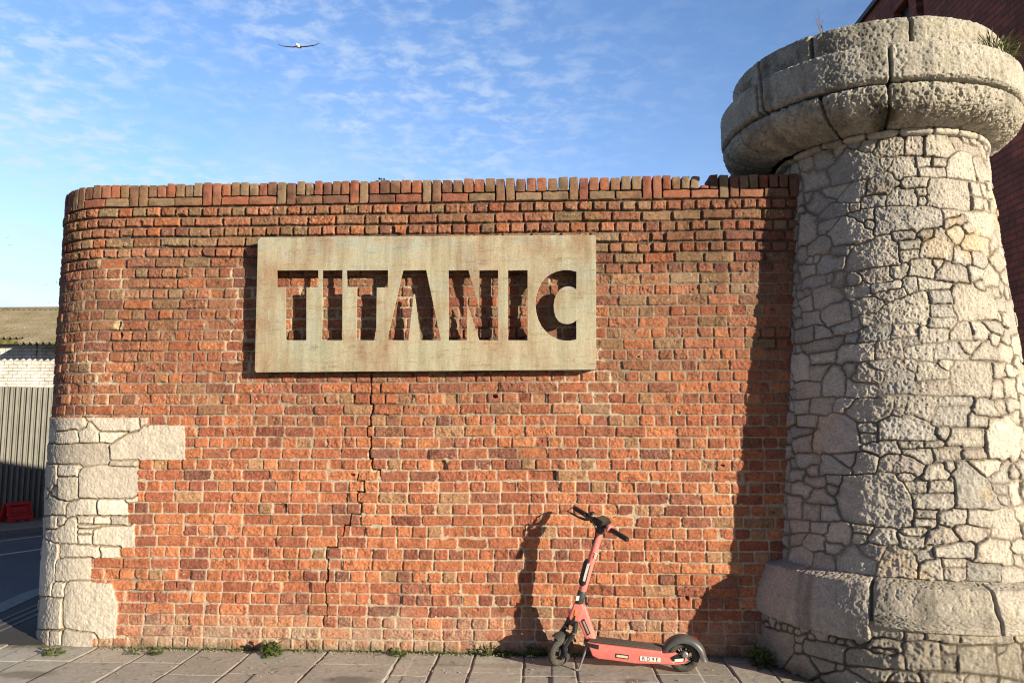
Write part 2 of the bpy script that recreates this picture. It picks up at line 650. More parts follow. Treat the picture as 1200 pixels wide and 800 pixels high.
def crack_dist(pts, seed):
    P = along_joints(pts)
    d = np.full(S.shape, 9.0, np.float32)
    a, b = P[:, 0].min() - .1, P[:, 0].max() + .1
    c0, c1 = np.searchsorted(s_arr, a), np.searchsorted(s_arr, b)
    r0, r1 = np.searchsorted(z_arr, P[:, 1].min() - .06), np.searchsorted(z_arr, P[:, 1].max() + .06)
    w = (slice(r0, r1), slice(c0, c1))
    u = S[w] + fbm(S[w], Z[w], 22, 3, seed) * 0.007
    v = Z[w] + fbm(S[w], Z[w], 22, 3, seed + 1) * 0.006
    dd = np.full(u.shape, 9.0)
    for k in range(len(P) - 1):
        e = P[k + 1] - P[k]
        t = np.clip(((u - P[k, 0]) * e[0] + (v - P[k, 1]) * e[1]) / (e @ e), 0, 1)
        dd = np.minimum(dd, np.hypot(u - P[k, 0] - t * e[0], v - P[k, 1] - t * e[1]))
    d[w] = dd
    return d



row = np.floor((Z_TOP0 - zw) / PITCH_R).astype(np.int32)
row = np.clip(row, -1, 46)
zloc = (Z_TOP0 - zw) - (row + 0.5) * PITCH_R             # down is positive
bid = np.zeros(S.shape, np.int32)
sloc = np.zeros(S.shape, np.float32)
hw = np.full(S.shape, 0.1, np.float32)
EDGES = {}
brk = []                                                 # brick centre (s, row, long?)
S_END = S_FRONT + S_ARC + S_RET + 0.4
PH = 0.031
for r_ in range(-1, 47):
    L = 0.228 if r_ % 2 else 0.114
    start = -0.3 + (0.057 * ((r_ // 2) % 2) if r_ % 2 else 0.057) + PH + rng.uniform(-.015, .015)
    ed = [start]
    while ed[-1] < S_END:
        onarc = ed[-1] > S_FRONT - 0.05
        q = L
        if L > .2 and (rng.random() < 0.045):
            q = 0.114 if rng.random() < .7 else 0.17
        if L > .2 and onarc and rng.random() < 0.93:
            q = 0.114
        if L < .2 and rng.random() < 0.035:
            q = 0.17
        ed.append(ed[-1] + q + rng.normal(0, 0.0042))
    ed = np.array(ed)
    EDGES[r_] = ed
    m = row == r_
    if not m.any():
        continue
    k = np.clip(np.searchsorted(ed, sw[m]) - 1, 0, len(ed) - 2)
    cen = (ed[k] + ed[k + 1]) / 2
    bid[m] = len(brk) + k
    sloc[m] = sw[m] - cen
    hw[m] = (ed[k + 1] - ed[k]) / 2
    for j in range(len(ed) - 1):
        brk.append(((ed[j] + ed[j + 1]) / 2, r_, ed[j + 1] - ed[j]))
brk = np.array(brk)
NB = len(brk)
b_x = X_R - brk[:, 0]
b_z = Z_TOP0 - (brk[:, 1] + .5) * PITCH_R
old = sstep(2.75, 3.15, b_z + 0.25 * fbm(brk[:, 0], b_z, 1.2, 2, 3))          # the raked-out upper courses
oldv = sstep(2.75, 3.10, Z + 0.22 * fbm(S, Z, 1.4, 3, 6))

b_round = np.where(rng.random(NB) < .22, rng.uniform(.004, .012, NB), 0)
jt = 0.0041 + 0.0012 * fbm(S, Z, 6, 2, 8) + oldv * 0.001
rc = 0.009 + b_round[bid]
qx = np.abs(sloc) - (hw - jt - rc) + fbm(S, Z, 26, 3, 0, .65) * 0.0052
qz_ = np.abs(zloc) - (PITCH_R / 2 - jt - rc) + fbm(S, Z, 26, 3, 6, .65) * 0.0046
sd = np.hypot(np.maximum(qx, 0), np.maximum(qz_, 0)) + np.minimum(np.maximum(qx, qz_), 0) - rc
# chipped arrises
chip = sstep(0.42, 0.62, fbm(S, Z, 11, 3, 9)) * 0.016
sd = sd + chip * sstep(-.025, 0, sd)
inb = sstep(0.002, -0.0035, sd)                          # 1 on the brick
edge = sstep(0.003, -0.008, sd)
off = rng.normal(0, 0.0032, NB)
spall = rng.random(NB) < 0.05
off = off - spall * rng.uniform(.008, .02, NB)
tx = rng.normal(0, .02, NB)
tz = rng.normal(0, .035, NB)
rgh = rng.uniform(.6, 1.8, NB)
face = 0.012 + off[bid] + tx[bid] * sloc + tz[bid] * zloc + rgh[bid] * (fbm(S + bid * .37, Z, 34, 3, 4, .75) * 0.0042 + fbm(S, Z + bid * .21, 11, 2, 7) * 0.0030 - np.clip(np.abs(fbm(S, Z, 48, 2, 1)) - .25, 0, 1) * .006)
# mortar: nearly flush low down, deeply raked at the top, missing here and there
miss = sstep(0.30, 0.50, fbm(S, Z, 2.2, 4, 11))
mdep = lerp(0.0035, -0.017, oldv) + fbm(S, Z, 35, 3, 2) * 0.003 - miss * (1 - oldv) * 0.009
H = lerp(mdep, face, edge)
rep = sstep(0.33, 0.42, fbm(S, Z, 1.6, 2, 10)) * (1 - oldv)                       # smeared repointing
smear = rep * sstep(0.0, 0.35, fbm(S, Z, 13, 3, 1)) * sstep(-.018, .0, sd)
H = np.maximum(H, smear * 0.010 + (1 - smear) * -1)

# holes in the wall (photo x, y, width, height in metres, depth)
HOLES = [(140, 381, .06, .05, .02, 1), (143, 393, .03, .045, .06, 0), (748, 418, .022, .022, .05, 1), (207, 684, .012, .05, .06, 0), (580, 464, .04, .03, .04, 0),
         (795, 483, .03, .03, .02, 1), (805, 700, .03, .03, .03, 0), (413, 556, .05, .02, .03, 0), (165, 263, .05, .05, .02, 0), (846, 545, .05, .02, .02, 0)]
holepatch = np.zeros(S.shape, np.float32)
for x, y, w_, h_, d_, pale in HOLES:
    c = wall_s(x, y)
    e = np.hypot((S - c[0]) / w_ * 2, (Z - c[1]) / h_ * 2) + fbm(S, Z, 30, 2, 3) * .35
    k = sstep(1.0, 0.75, e)
    H = H - k * d_
    if pale:
        holepatch = np.maximum(holepatch, sstep(1.7, 1.1, e))
cw_ = .0003 + .0048 * np.clip(fbm(S, Z, 10, 3, 4) * 1.5 + .40, 0, 1.2)
crack = np.minimum(crack_dist(crack_px, 1) - 0.0010, crack_dist(crack_px2, 4) - .0004)
ck = sstep(cw_ + .003, cw_ - .001, crack)
H = H - ck * 0.035

# colours (albedo)
pal = np.array([(.40, .155, .082), (.345, .128, .072), (.30, .108, .066), (.235, .086, .060), (.32, .185, .11), (.19, .085, .064), (.275, .115, .08), (.44, .19, .10)])
pw = np.array([.24, .27, .20, .06, .07, .025, .09, .045])
pick = rng.choice(len(pal), NB, p=pw / pw.sum())
bc = pal[pick] * rng.uniform(.85, 1.15, (NB, 1))
bc = bc * np.array((1.03, 1.03, .98))
# clumped tone: some areas redder, some browner
cl = fbm(brk[:, 0], b_z, 1.1, 3, 5)
bc = bc * (1 + .16 * cl[:, None])
opal = np.array([(.275, .128, .078), (.25, .132, .08), (.235, .15, .09), (.255, .18, .115), (.295, .13, .078), (.20, .092, .066)])
opick = rng.choice(len(opal), NB, p=[.30, .24, .15, .07, .15, .09])
oc = opal[opick] * rng.uniform(.8, 1.15, (NB, 1))
oldc = np.clip(sstep(1.35, 2.9, b_z + rng.normal(0, .35, NB)), 0, 1)
bc = bc * (1 - .25 * sstep(1.4, 2.9, b_z))[:, None]
bc = lerp(bc, oc, (oldc * (rng.random(NB) < .85))[:, None])
grime = sstep(1.15, 1.75, b_x) * sstep(2.2, 2.8, b_z)                          # soot beside the tower
bc = lerp(bc, np.array((.16, .075, .062)), (grime * rng.uniform(.15, .6, NB))[:, None])
dust = sstep(0.34, 0.05, b_z) * rng.uniform(.15, .75, NB)
bc = lerp(bc, np.array((.40, .29, .21)), dust[:, None])
C = bc[bid]
C = C * (1 + .22 * fbm(S + bid * .5, Z, 16, 3, 2)[..., None] + .26 * fbm(S, Z, 60, 3, 8)[..., None])
lime = sstep(.56, .66, fbm(S, Z, 75, 2, 7)) * sstep(.0, .3, fbm(S, Z, 3, 2, 2))
C = lerp(C, np.array((.55, .48, .38)), (lime * .6)[..., None])
spk = sstep(.50, .60, fbm(S, Z, 70, 2, 3))
C = C * (1 - .45 * spk[..., None])
# burnt dark ends / flecks
fleck = sstep(.45, .62, fbm(S + bid * 1.3, Z, 20, 3, 6))
C = C * (1 - .42 * fleck[..., None])
moss = sstep(.25, .55, fbm(S, Z, 5, 4, 4)) * sstep(2.95, 3.3, Z)
C = lerp(C, np.array((.17, .145, .06)), (moss * .5)[..., None])
blotch = sstep(.15, .5, fbm(S, Z, 1.5, 4, 7)) * sstep(2.5, 3.1, Z)
C = C * (1 - .28 * blotch[..., None])
streakd = sstep(.15, .45, fbm(S * 3.2, Z * .35, 2.0, 3, 9)) * sstep(1.0, 1.5, XW) * sstep(2.3, 2.9, Z)
C = C * (1 - .38 * streakd[..., None])
mc_l = np.array((.43, .36, .275)) * (1 + .22 * fbm(S, Z, 9, 4, 3))[..., None]
mc_d = np.array((.11, .088, .066)) * (1 + .3 * fbm(S, Z, 9, 4, 3))[..., None]
darkj = np.clip(oldv + .55 * miss + .7 * streakd + sstep(1.1, 2.3, Z) * .60 * (1 - rep), 0, 1)
MCc = lerp(mc_l, mc_d, darkj[..., None])
C = lerp(MCc, C, inb[..., None])
C = lerp(C, mc_l, (smear * .85)[..., None])
# pale bloom at mid left and patches
bloom = sstep(.12, .55, fbm(S, Z, 2.2, 4, 8)) * np.exp(-(((XW + 2.95) / .5) ** 2 + ((Z - 2.75) / .3) ** 2))
C = lerp(C, np.array((.46, .39, .30)), (bloom * .75)[..., None])
wash = sstep(0.42, 0.02, Z + .15 * fbm(S, Z, 2.5, 3, 1)) * sstep(-.3, .4, fbm(S, Z, 7, 4, 10))
C = lerp(C, np.array((.42, .34, .26)), (wash * .45)[..., None])
damp = sstep(.07, .0, Z + .03 * fbm(S, Z, 6, 3, 2))
C = lerp(C, np.array((.13, .12, .07)), (damp * .6)[..., None])
C = lerp(C, np.array((.46, .38, .24)), (holepatch * .8)[..., None])
C = lerp(C, np.array((.05, .035, .03)), ck[..., None] * .8)

# stonework of the rounded corner on the same sheet
qmask = (S > q_right(Z)) & (Z < Q_TOPZ)
c0 = np.searchsorted(s_arr, S[qmask].min() - .02)
r1 = np.searchsorted(z_arr, Q_TOPZ + .02)
w = (slice(0, r1), slice(c0, None))
qh, qc, _, _ = stone_surface(q_polys, S[w], Z[w], 21, gap=.0028, rnd=.012, depth=.020, pit=.0034,
                             palette=[(.54, .505, .435), (.58, .545, .47), (.50, .465, .40), (.55, .52, .46), (.45, .415, .36)], joint=(.29, .24, .175), offs=.005, g0=.07, g1=.10, vary=False)
sub = qmask[w]
H[w] = np.where(sub, qh, H[w])
C[w] = np.where(sub[..., None], qc, C[w])

x, y, nx, ny = wall_frame(s_arr)
batter = 0.0
P = np.stack([x[None, :] + nx[None, :] * H, y[None, :] + ny[None, :] * H, Z], -1) - np.array(WALL_INV)
quads = grid_quads(len(s_arr), len(z_arr))[:, :, ::-1]
fq = qmask[:-1, :-1] & qmask[1:, 1:]
Vv = P.reshape(-1, 3)
Cc = np.clip(C, .012, .85).reshape(-1, 3)


def sub_mesh(name, facemask, mat):
    q = quads[facemask]
    used = np.unique(q)
    remap = np.full(len(Vv), -1, np.int32)
    remap[used] = np.arange(len(used))
    return mesh_np(name, Vv[used], remap[q], mat, Cc[used], wall)


sub_mesh('brickwork', ~fq, M_BRICK)
sub_mesh('quoin_stones', fq, M_QUOIN)

# the wall's body behind its face (top, back)
bm = bmesh.new()
INS = 0.035
outl = [(X_R, INS), (XS, INS)]
for k in range(1, 13):
    a = k / 12 * math.pi / 2
    outl.append((XS - (RAD - INS) * math.sin(a), RAD - (RAD - INS) * math.cos(a)))
outl += [(XS - RAD + INS, 1.2), (XS - RAD + .5, 1.2), (XS - RAD + .5, .62), (X_R, .62)]
fb = [bm.verts.new((a + 1.0, b, -.1)) for a, b in outl]
ft = [bm.verts.new((a + 1.0, b, 3.50)) for a, b in outl]
bm.faces.new(fb)
bm.faces.new(ft)
for k in range(len(outl)):
    j = (k + 1) % len(outl)
    bm.faces.new((fb[k], fb[j], ft[j], ft[k]))
M_CORE = plain_mat('old_mortar', (.085, .07, .055), .95, var=.3, bstr=.8, spec=.2)
obj_bm('wall_core', bm, M_CORE, wall)


# coping: real bricks on edge with tall ones between them
def rough_brick(lx, ly, lz, n=6, seed=0, rnd=.008, amp=.005):
    """rounded rough box: returns verts, quads (local x along the wall, y depth, z up)"""
    r = np.random.default_rng(seed)
    vs_, qs_ = [], []
    g = np.linspace(-1, 1, n)
    base = 0
    A, B = np.meshgrid(g, g)
    for ax in range(3):
        for sg in (-1, 1):
            p = np.zeros((n, n, 3))
            p[..., ax] = sg
            p[..., (ax + 1) % 3] = A
            p[..., (ax + 2) % 3] = B
            vs_.append(p.reshape(-1, 3))
            q = grid_quads(n, n).reshape(-1, 4) + base
            qs_.append(q if sg > 0 else q[:, ::-1])
            base += n * n
    v = np.concatenate(vs_)
    half = np.array([lx, ly, lz]) / 2
    p = v * half
    inner = np.clip(p, -half + rnd, half - rnd)
    d = p - inner
    L = np.linalg.norm(d, axis=1, keepdims=True)
    p = np.where(L > 1e-9, inner + d / np.maximum(L, 1e-9) * rnd, p)
    o = seed * 3.17
    p[:, 0] += amp * fbm(p[:, 1] * 1.0 + p[:, 2] + o, p[:, 2] * 1.3 - p[:, 1] + p[:, 0], 30, 3, 1)
    p[:, 1] += amp * fbm(p[:, 0] + o, p[:, 2] + p[:, 1] * .7, 30, 3, 2)
    p[:, 2] += amp * fbm(p[:, 0] + o, p[:, 1] + p[:, 2] * .7, 30, 3, 3)
    return p, np.concatenate(qs_)


cop_v, cop_q, cop_c = [], [], []
cnt = 0


def add_brick(s, zc_, lx, lz, col, seed, lean=0.0, proud=0.012, ly=.22, n=7):
    global cnt
    p, q = rough_brick(lx, ly, lz, n, seed)
    cl_, sl_ = math.cos(lean), math.sin(lean)
    px_, pz_ = p[:, 0] * cl_ - p[:, 2] * sl_, p[:, 0] * sl_ + p[:, 2] * cl_
    X, Y, NX, NY = wall_frame(np.array([s]))
    X, Y, NX, NY = X[0], Y[0], NX[0], NY[0]
    T = np.array([-NY, NX])                       # along +x on the straight part
    dep = -proud + ly / 2 + p[:, 1]
    w_ = np.stack([X + T[0] * px_ - NX * dep + 1.0, Y + T[1] * px_ - NY * dep, zc_ + pz_], -1)
    cop_v.append(w_)
    cop_q.append(q + cnt)
    cc = np.array(col)[None, :] * (1 + .22 * fbm(p[:, 0] + seed, p[:, 2] + p[:, 1], 22, 3, 4))[:, None]
    dk = sstep(.1, .5, fbm(p[:, 0] + seed * .7, p[:, 2], 14, 3, 7))
    cop_c.append(cc * (1 - .35 * dk[:, None]))
    cnt += len(p)


cpal = [(.27, .125, .08), (.25, .10, .068), (.22, .135, .08), (.20, .115, .075), (.25, .175, .115), (.30, .12, .07), (.17, .09, .065), (.22, .16, .105)]
TALL_PX = [(1.02 * 0 + 72, 0), (158, 0), (244, 0), (331, 0), (416, 0), (501, 0), (587, 0), (673, 0), (759, 0), (849, 0), (931, 0)]
tall_s = [wall_s(px_ + 5, 222)[0] for px_, _ in TALL_PX[1:]]
tall_s = [tall_s[0] + .545 * k for k in (4, 3, 2, 1)] + tall_s
W1 = 0.0775
ZB = Z_TOP0 + .004
sd_ = 1000
TOPZ = 3.585
for i, ts in enumerate(tall_s):
    for j in (0, 1):
        sd_ += 1
        gcol = cpal[sd_ * 7 % len(cpal)]
        hh = TOPZ - ZB + rng.uniform(-.006, .008)
        add_brick(ts + .037 - j * W1, ZB + hh / 2, W1 - .010, hh - .004, gcol, sd_, rng.normal(0, .012), .012 + rng.uniform(-.004, .006))
    # five short ones and two stretchers to the right of this pair
    s0 = ts + .037 - 1.5 * W1
    s1_ = tall_s[i + 1] + .037 + .5 * W1 if i + 1 < len(tall_s) else s0 - 5 * W1
    n5 = max(1, round((s0 - s1_) / W1))
    if s0 < 0.02:
        continue
    wv_ = (s0 - s1_) / n5
    for k in range(n5):
        sd_ += 1
        sk = s0 - (k + .5) * wv_
        pxx = wall_frame(np.array([sk]))[0][0]
        zt = TOPZ + rng.uniform(-.007, .006)
        lean = rng.normal(0, .02)
        if 1.18 < pxx < 1.25:                      # the one that has broken off
            zt = 3.508
        elif 1.09 < pxx <= 1.18:
            lean = -.16
            zt -= .012
        add_brick(sk, (zt + 3.478) / 2, wv_ - .010, zt - 3.478, cpal[sd_ * 5 % len(cpal)], sd_, lean, .010 + rng.uniform(-.006, .006))
    for k in range(2):
        sd_ += 1
        w2 = (s0 - s1_) / 2
        add_brick(s0 - (k + .5) * w2, ZB + .036, w2 - .010, .066, cpal[sd_ * 3 % len(cpal)], sd_, 0, .012 + rng.uniform(-.004, .004), n=9)
mesh_np('coping', np.concatenate(cop_v), np.concatenate(cop_q), M_BRICK, np.clip(np.concatenate(cop_c), .02, .8), wall)

# ================================================================== THE STONE TOWER
TX, TY = 2.606, 0.205
CX2, CY2 = 2.50, 0.235


def RSH(z):
    return 1.019 - 0.0806 * z


tower = empty('stone_tower', (TX, TY, 0))
tag(tower, 'round granite rubble tower with a wide overhanging stone cap', 'tower')
TOW = np.array([TX, TY, 0])
U_R = 0.86
GR = [(.53, .505, .45), (.49, .475, .435), (.56, .535, .475), (.46, .45, .415), (.52, .49, .43), (.57, .53, .455), (.51, .465, .41), (.53, .50, .43)]

A_ = (900, 150)
B_ = (900, 330)
C_ = (900, 480)
ST = [
 (A_, [(275,205),(360,110),(400,100),(510,140),(530,190),(500,220),(300,270)]), (A_, [(155,215),(270,205),(290,265),(165,300)]),
 (A_, [(505,75),(635,55),(635,125),(505,130)]), (A_, [(645,55),(725,48),(730,120),(645,125)]), (A_, [(735,50),(840,50),(880,105),(840,135),(740,130)]),
 (A_, [(870,60),(990,95),(1005,130),(890,100)]), (A_, [(580,160),(610,132),(690,135),(705,220),(600,235),(578,200)]), (A_, [(700,140),(768,138),(770,175),(705,180)]),
 (A_, [(778,145),(838,148),(838,180),(778,180)]), (A_, [(712,185),(836,188),(835,225),(712,222)]), (A_, [(840,160),(900,110),(950,120),(975,250),(845,230)]),
 (A_, [(465,275),(500,225),(580,218),(600,260),(560,300),(465,310)]), (A_, [(635,235),(755,232),(750,270),(638,280)]), (A_, [(750,250),(770,235),(940,250),(955,380),(750,362)]),
 (A_, [(325,345),(380,270),(440,258),(460,295),(410,350)]), (A_, [(260,290),(375,262),(320,330),(270,320)]), (A_, [(175,370),(225,305),(310,345),(215,400)]),
 (A_, [(445,330),(540,308),(545,360),(445,370)]), (A_, [(555,355),(585,288),(680,285),(703,330),(700,365)]), (A_, [(230,430),(300,360),(378,355),(380,390)]),
 (A_, [(505,375),(770,366),(815,405),(810,450),(700,475),(505,488)]), (A_, [(390,405),(490,378),(490,420),(430,435)]), (A_, [(150,405),(205,405),(230,450),(220,530),(145,545)]),
 (A_, [(235,450),(315,430),(290,480),(235,488)]), (A_, [(282,485),(340,430),(400,430),(485,490),(480,515),(310,550)]), (A_, [(185,560),(215,525),(290,520),(290,580),(185,598)]),
 (A_, [(285,565),(385,548),(360,598),(285,590)]), (A_, [(370,610),(410,565),(565,505),(605,540),(608,630),(470,655),(372,668)]), (A_, [(588,495),(678,480),(680,520),(595,525)]),
 (A_, [(715,560),(810,472),(868,540),(868,610),(715,602)]), (A_, [(820,385),(890,388),(895,410),(825,420)]), (A_, [(828,430),(925,410),(930,440),(832,460)]),
 (A_, [(920,395),(1010,390),(1055,420),(1058,515),(990,495)]), (A_, [(925,498),(1040,520),(1048,585),(925,560)]), (A_, [(875,565),(950,590),(955,640),(875,630)]),
 (A_, [(960,585),(1010,578),(1035,630),(1000,658),(962,640)]), (A_, [(620,535),(708,525),(708,565),(622,570)]), (A_, [(620,575),(708,570),(708,605),(622,612)]),
 (A_, [(225,680),(245,610),(290,598),(360,605),(355,645),(265,685)]), (A_, [(145,650),(215,640),(222,680),(150,705)]), (A_, [(660,690),(680,620),(760,615),(782,650),(775,695)]),
 (A_, [(785,700),(820,640),(900,640),(935,680),(935,718)]), (A_, [(425,680),(440,668),(568,655),(568,715),(480,725)]), (A_, [(575,655),(655,650),(655,685),(577,685)]),
 (A_, [(940,645),(1008,670),(1005,710),(945,700)]), (A_, [(1010,700),(1045,640),(1085,690),(1090,745),(1020,735)]), (A_, [(960,320),(1005,330),(1005,390),(962,380)]),
 (A_, [(945,255),(985,260),(1010,325),(965,318)]), (A_, [(150,755),(180,700),(270,690),(265,730)]), (A_, [(705,705),(850,735),(850,755),(715,755)]),
 (A_, [(632,740),(650,700),(695,700),(695,760),(655,775)]), (A_, [(485,738),(620,730),(620,748),(490,760)]),
 (B_, [(210,40),(270,22),(350,65),(340,95),(212,122)]), (B_, [(362,40),(440,5),(478,15),(470,60),(385,90)]), (B_, [(515,65),(635,28),(645,60),(550,98),(525,80)]),
 (B_, [(510,150),(560,100),(735,45),(755,100),(750,190),(545,192)]), (B_, [(140,95),(205,65),(205,130),(160,135)]), (B_, [(242,170),(290,110),(378,95),(378,175),(290,205)]),
 (B_, [(390,110),(420,78),(540,90),(510,130),(400,155)]), (B_, [(760,45),(850,38),(872,100),(770,100)]), (B_, [(762,108),(850,110),(885,160),(765,170)]),
 (B_, [(860,50),(900,8),(950,15),(1060,90),(1078,180),(895,175)]), (B_, [(755,172),(880,175),(855,215),(757,215)]), (B_, [(155,150),(220,140),(245,190),(160,210)]),
 (B_, [(300,215),(420,182),(435,210),(380,240),(310,245)]), (B_, [(435,165),(505,158),(520,190),(440,200)]), (B_, [(422,280),(440,230),(490,205),(575,215),(560,265)]),
 (B_, [(580,265),(590,205),(690,200),(702,245)]), (B_, [(710,225),(840,222),(845,265),(710,280)]), (B_, [(850,270),(860,240),(920,185),(940,188),(970,270)]),
 (B_, [(945,188),(990,190),(970,240)]), (B_, [(980,240),(1005,195),(1048,240),(1020,270),(985,265)]), (B_, [(1020,190),(1070,185),(1110,215),(1105,240),(1055,232)]),
 (B_, [(125,235),(205,210),(210,280),(130,290)]), (B_, [(215,205),(300,240),(295,255),(215,270)]), (B_, [(150,300),(200,280),(355,260),(345,290),(290,322),(180,335)]),
 (B_, [(195,345),(310,325),(310,378),(200,385)]), (B_, [(325,375),(350,300),(497,288),(500,360)]), (B_, [(505,295),(610,268),(635,350),(510,358)]),
 (B_, [(632,265),(710,262),(710,290),(640,298)]), (B_, [(645,305),(775,300),(775,365),(650,355)]), (B_, [(785,355),(805,300),(870,278),(930,340),(920,365)]),
 (B_, [(895,275),(990,278),(955,330),(925,325)]), (B_, [(960,360),(970,330),(1030,278),(1080,320),(1090,370)]), (B_, [(1090,300),(1150,310),(1155,370),(1100,360)]),
 (B_, [(118,345),(165,338),(192,370),(190,455),(118,460)]), (B_, [(192,395),(290,388),(250,460),(195,460)]), (B_, [(248,530),(260,445),(310,392),(355,420),(355,535)]),
 (B_, [(405,465),(420,405),(455,385),(535,430),(530,460)]), (B_, [(485,380),(585,365),(550,415),(500,405)]), (B_, [(540,520),(545,430),(605,368),(685,450),(688,522)]),
 (B_, [(700,460),(720,372),(770,378),(848,430),(845,455)]), (B_, [(702,470),(845,458),(858,530),(720,525)]), (B_, [(865,395),(885,372),(1050,378),(1048,530),(880,535),(862,480)]),
 (B_, [(1055,382),(1115,382),(1115,440),(1058,440)]), (B_, [(125,490),(160,470),(242,475),(245,530),(130,545)]), (B_, [(362,535),(375,468),(500,490),(505,535)]),
 (B_, [(125,565),(190,560),(188,615),(125,620)]), (B_, [(188,610),(210,550),(300,550),(300,580),(265,622)]), (B_, [(305,590),(345,545),(385,550),(380,590),(345,605)]),
 (B_, [(368,600),(420,560),(560,538),(585,555),(575,610),(500,655),(400,645)]), (B_, [(592,535),(655,530),(650,585),(592,585)]), (B_, [(650,620),(660,535),(795,540),(795,590),(760,650)]),
 (B_, [(765,650),(810,588),(930,590),(935,675),(770,665)]), (B_, [(810,555),(840,540),(960,540),(960,575),(810,580)]), (B_, [(970,580),(1000,548),(1060,565),(1085,630),(985,620)]),
 (B_, [(1055,475),(1105,480),(1105,540),(1055,540)]), (B_, [(1110,455),(1165,460),(1170,540),(1115,540)]), (B_, [(135,630),(222,632),(215,680),(140,678)]), (B_, [(102,685),(200,690),(110,730)]),
 (B_, [(520,665),(560,640),(690,630),(780,690),(800,735),(700,745),(520,738)]),
 (C_, [(205,195),(235,32),(400,40),(430,185),(400,198)]), (C_, [(110,145),(195,130),(198,195),(110,190)]), (C_, [(425,75),(510,68),(512,105),(430,108)]),
 (C_, [(432,112),(515,115),(510,150),(435,152)]), (C_, [(435,180),(490,155),(590,150),(620,190),(610,205),(470,200)]), (C_, [(610,150),(725,148),(725,175),(615,180)]),
 (C_, [(735,150),(805,145),(810,170),(735,175)]), (C_, [(855,90),(1015,88),(1018,170),(855,165)]), (C_, [(1030,90),(1045,45),(1130,42),(1185,90),(1185,225),(1035,225)]),
 (C_, [(940,30),(1030,35),(1025,85),(945,80)]), (C_, [(780,185),(900,178),(910,230),(790,235)]), (C_, [(630,190),(755,182),(780,230),(735,250)]),
 (C_, [(915,205),(1010,180),(1030,225),(930,235)]), (C_, [(125,240),(140,208),(205,202),(245,240),(150,275)]), (C_, [(245,298),(262,210),(390,290),(380,300)]),
 (C_, [(320,215),(405,200),(395,250),(375,255)]), (C_, [(398,298),(415,205),(470,198),(495,220),(495,298)]), (C_, [(525,285),(560,215),(690,225),(728,260),(720,290),(600,292)]),
 (C_, [(885,455),(885,245),(930,245),(1030,325),(1098,450),(1090,465)]), (C_, [(945,240),(1080,235),(1080,280),(1030,318),(980,280)]), (C_, [(1035,320),(1130,245),(1140,345),(1060,350)]),
 (C_, [(740,275),(825,260),(840,325),(735,330)]), (C_, [(97,285),(165,280),(165,325),(97,328)]), (C_, [(170,315),(270,318),(270,340),(240,365),(175,345)]),
 (C_, [(275,308),(345,305),(345,340),(320,355),(278,335)]), (C_, [(110,365),(140,335),(212,365),(190,400),(112,395)]), (C_, [(185,430),(215,370),(270,370),(312,440),(300,450)]),
 (C_, [(322,400),(355,310),(580,300),(640,355),(680,430),(675,548),(480,545),(360,520),(325,460)]), (C_, [(640,340),(745,335),(748,385),(670,395)]), (C_, [(755,385),(770,338),(865,335),(872,388)]),
 (C_, [(678,400),(870,392),(870,440),(840,465),(685,465)]), (C_, [(690,470),(790,468),(785,505),(690,510)]), (C_, [(795,490),(850,470),(930,475),(925,540),(800,530)]),
 (C_, [(935,480),(990,468),(1050,480),(1060,520),(1045,560),(940,535)]), (C_, [(1058,600),(1070,480),(1110,455),(1160,480),(1190,590),(1150,610)]), (C_, [(1060,355),(1130,352),(1125,400),(1065,380)]),
 (C_, [(1140,445),(1140,350),(1180,330),(1195,440)]), (C_, [(90,405),(155,405),(155,510),(90,505)]), (C_, [(162,440),(238,445),(235,510),(162,515)]), (C_, [(242,450),(310,450),(325,510),(242,515)]),
 (C_, [(95,520),(190,515),(190,572),(100,575)]), (C_, [(198,532),(275,530),(272,575),(200,570)]), (C_, [(270,590),(290,530),(370,528),(395,560),(380,620),(290,625)]),
 (C_, [(395,540),(490,545),(480,580),(400,575)]), (C_, [(468,610),(495,565),(590,560),(605,620),(520,630)]), (C_, [(395,580),(460,585),(460,615),(395,612)]),
 (C_, [(640,560),(740,555),(720,600),(640,590)]), (C_, [(685,515),(790,515),(790,545),(690,552)]), (C_, [(735,630),(800,540),(895,610),(770,638)]),
 (C_, [(895,550),(940,540),(1048,565),(1000,610),(915,615)]), (C_, [(615,590),(730,600),(720,650),(620,640)]), (C_, [(100,585),(180,578),(155,630),(100,630)]),
 (C_, [(155,610),(190,580),(265,600),(265,655),(165,635)]), (C_, [(275,625),(340,630),(335,670),(275,668)]), (C_, [(438,650),(470,630),(548,650),(520,700),(450,680)]),
 (C_, [(85,710),(110,650),(150,645),(205,690),(200,745),(95,730)]), (C_, [(205,745),(210,700),(240,670),(310,690),(312,755)]), (C_, [(318,690),(400,645),(500,715),(495,772),(320,755)]),
 (C_, [(515,770),(560,650),(600,645),(690,690),(695,785)]), (C_, [(685,660),(760,640),(775,700),(700,705)]), (C_, [(775,655),(950,622),(968,690),(785,690)]),
 (C_, [(972,710),(1000,625),(1040,605),(1130,615),(1150,720)]), (C_, [(712,790),(730,710),(800,705),(825,795)]), (C_, [(820,705),(930,708),(930,735),(825,735)]),
 (C_, [(830,745),(920,745),(930,795),(830,795)]), (C_, [(935,720),(1085,735),(1085,800),(938,800)]),
]


def shaft_uv(pts, o, sc, rf, ur):
    out = []
    for a, b in pts:
        p, th = on_cyl(o[0] + a / sc, o[1] + b / sc, TX, TY, rf)
        out.append((th * ur, p[2]))
    return out


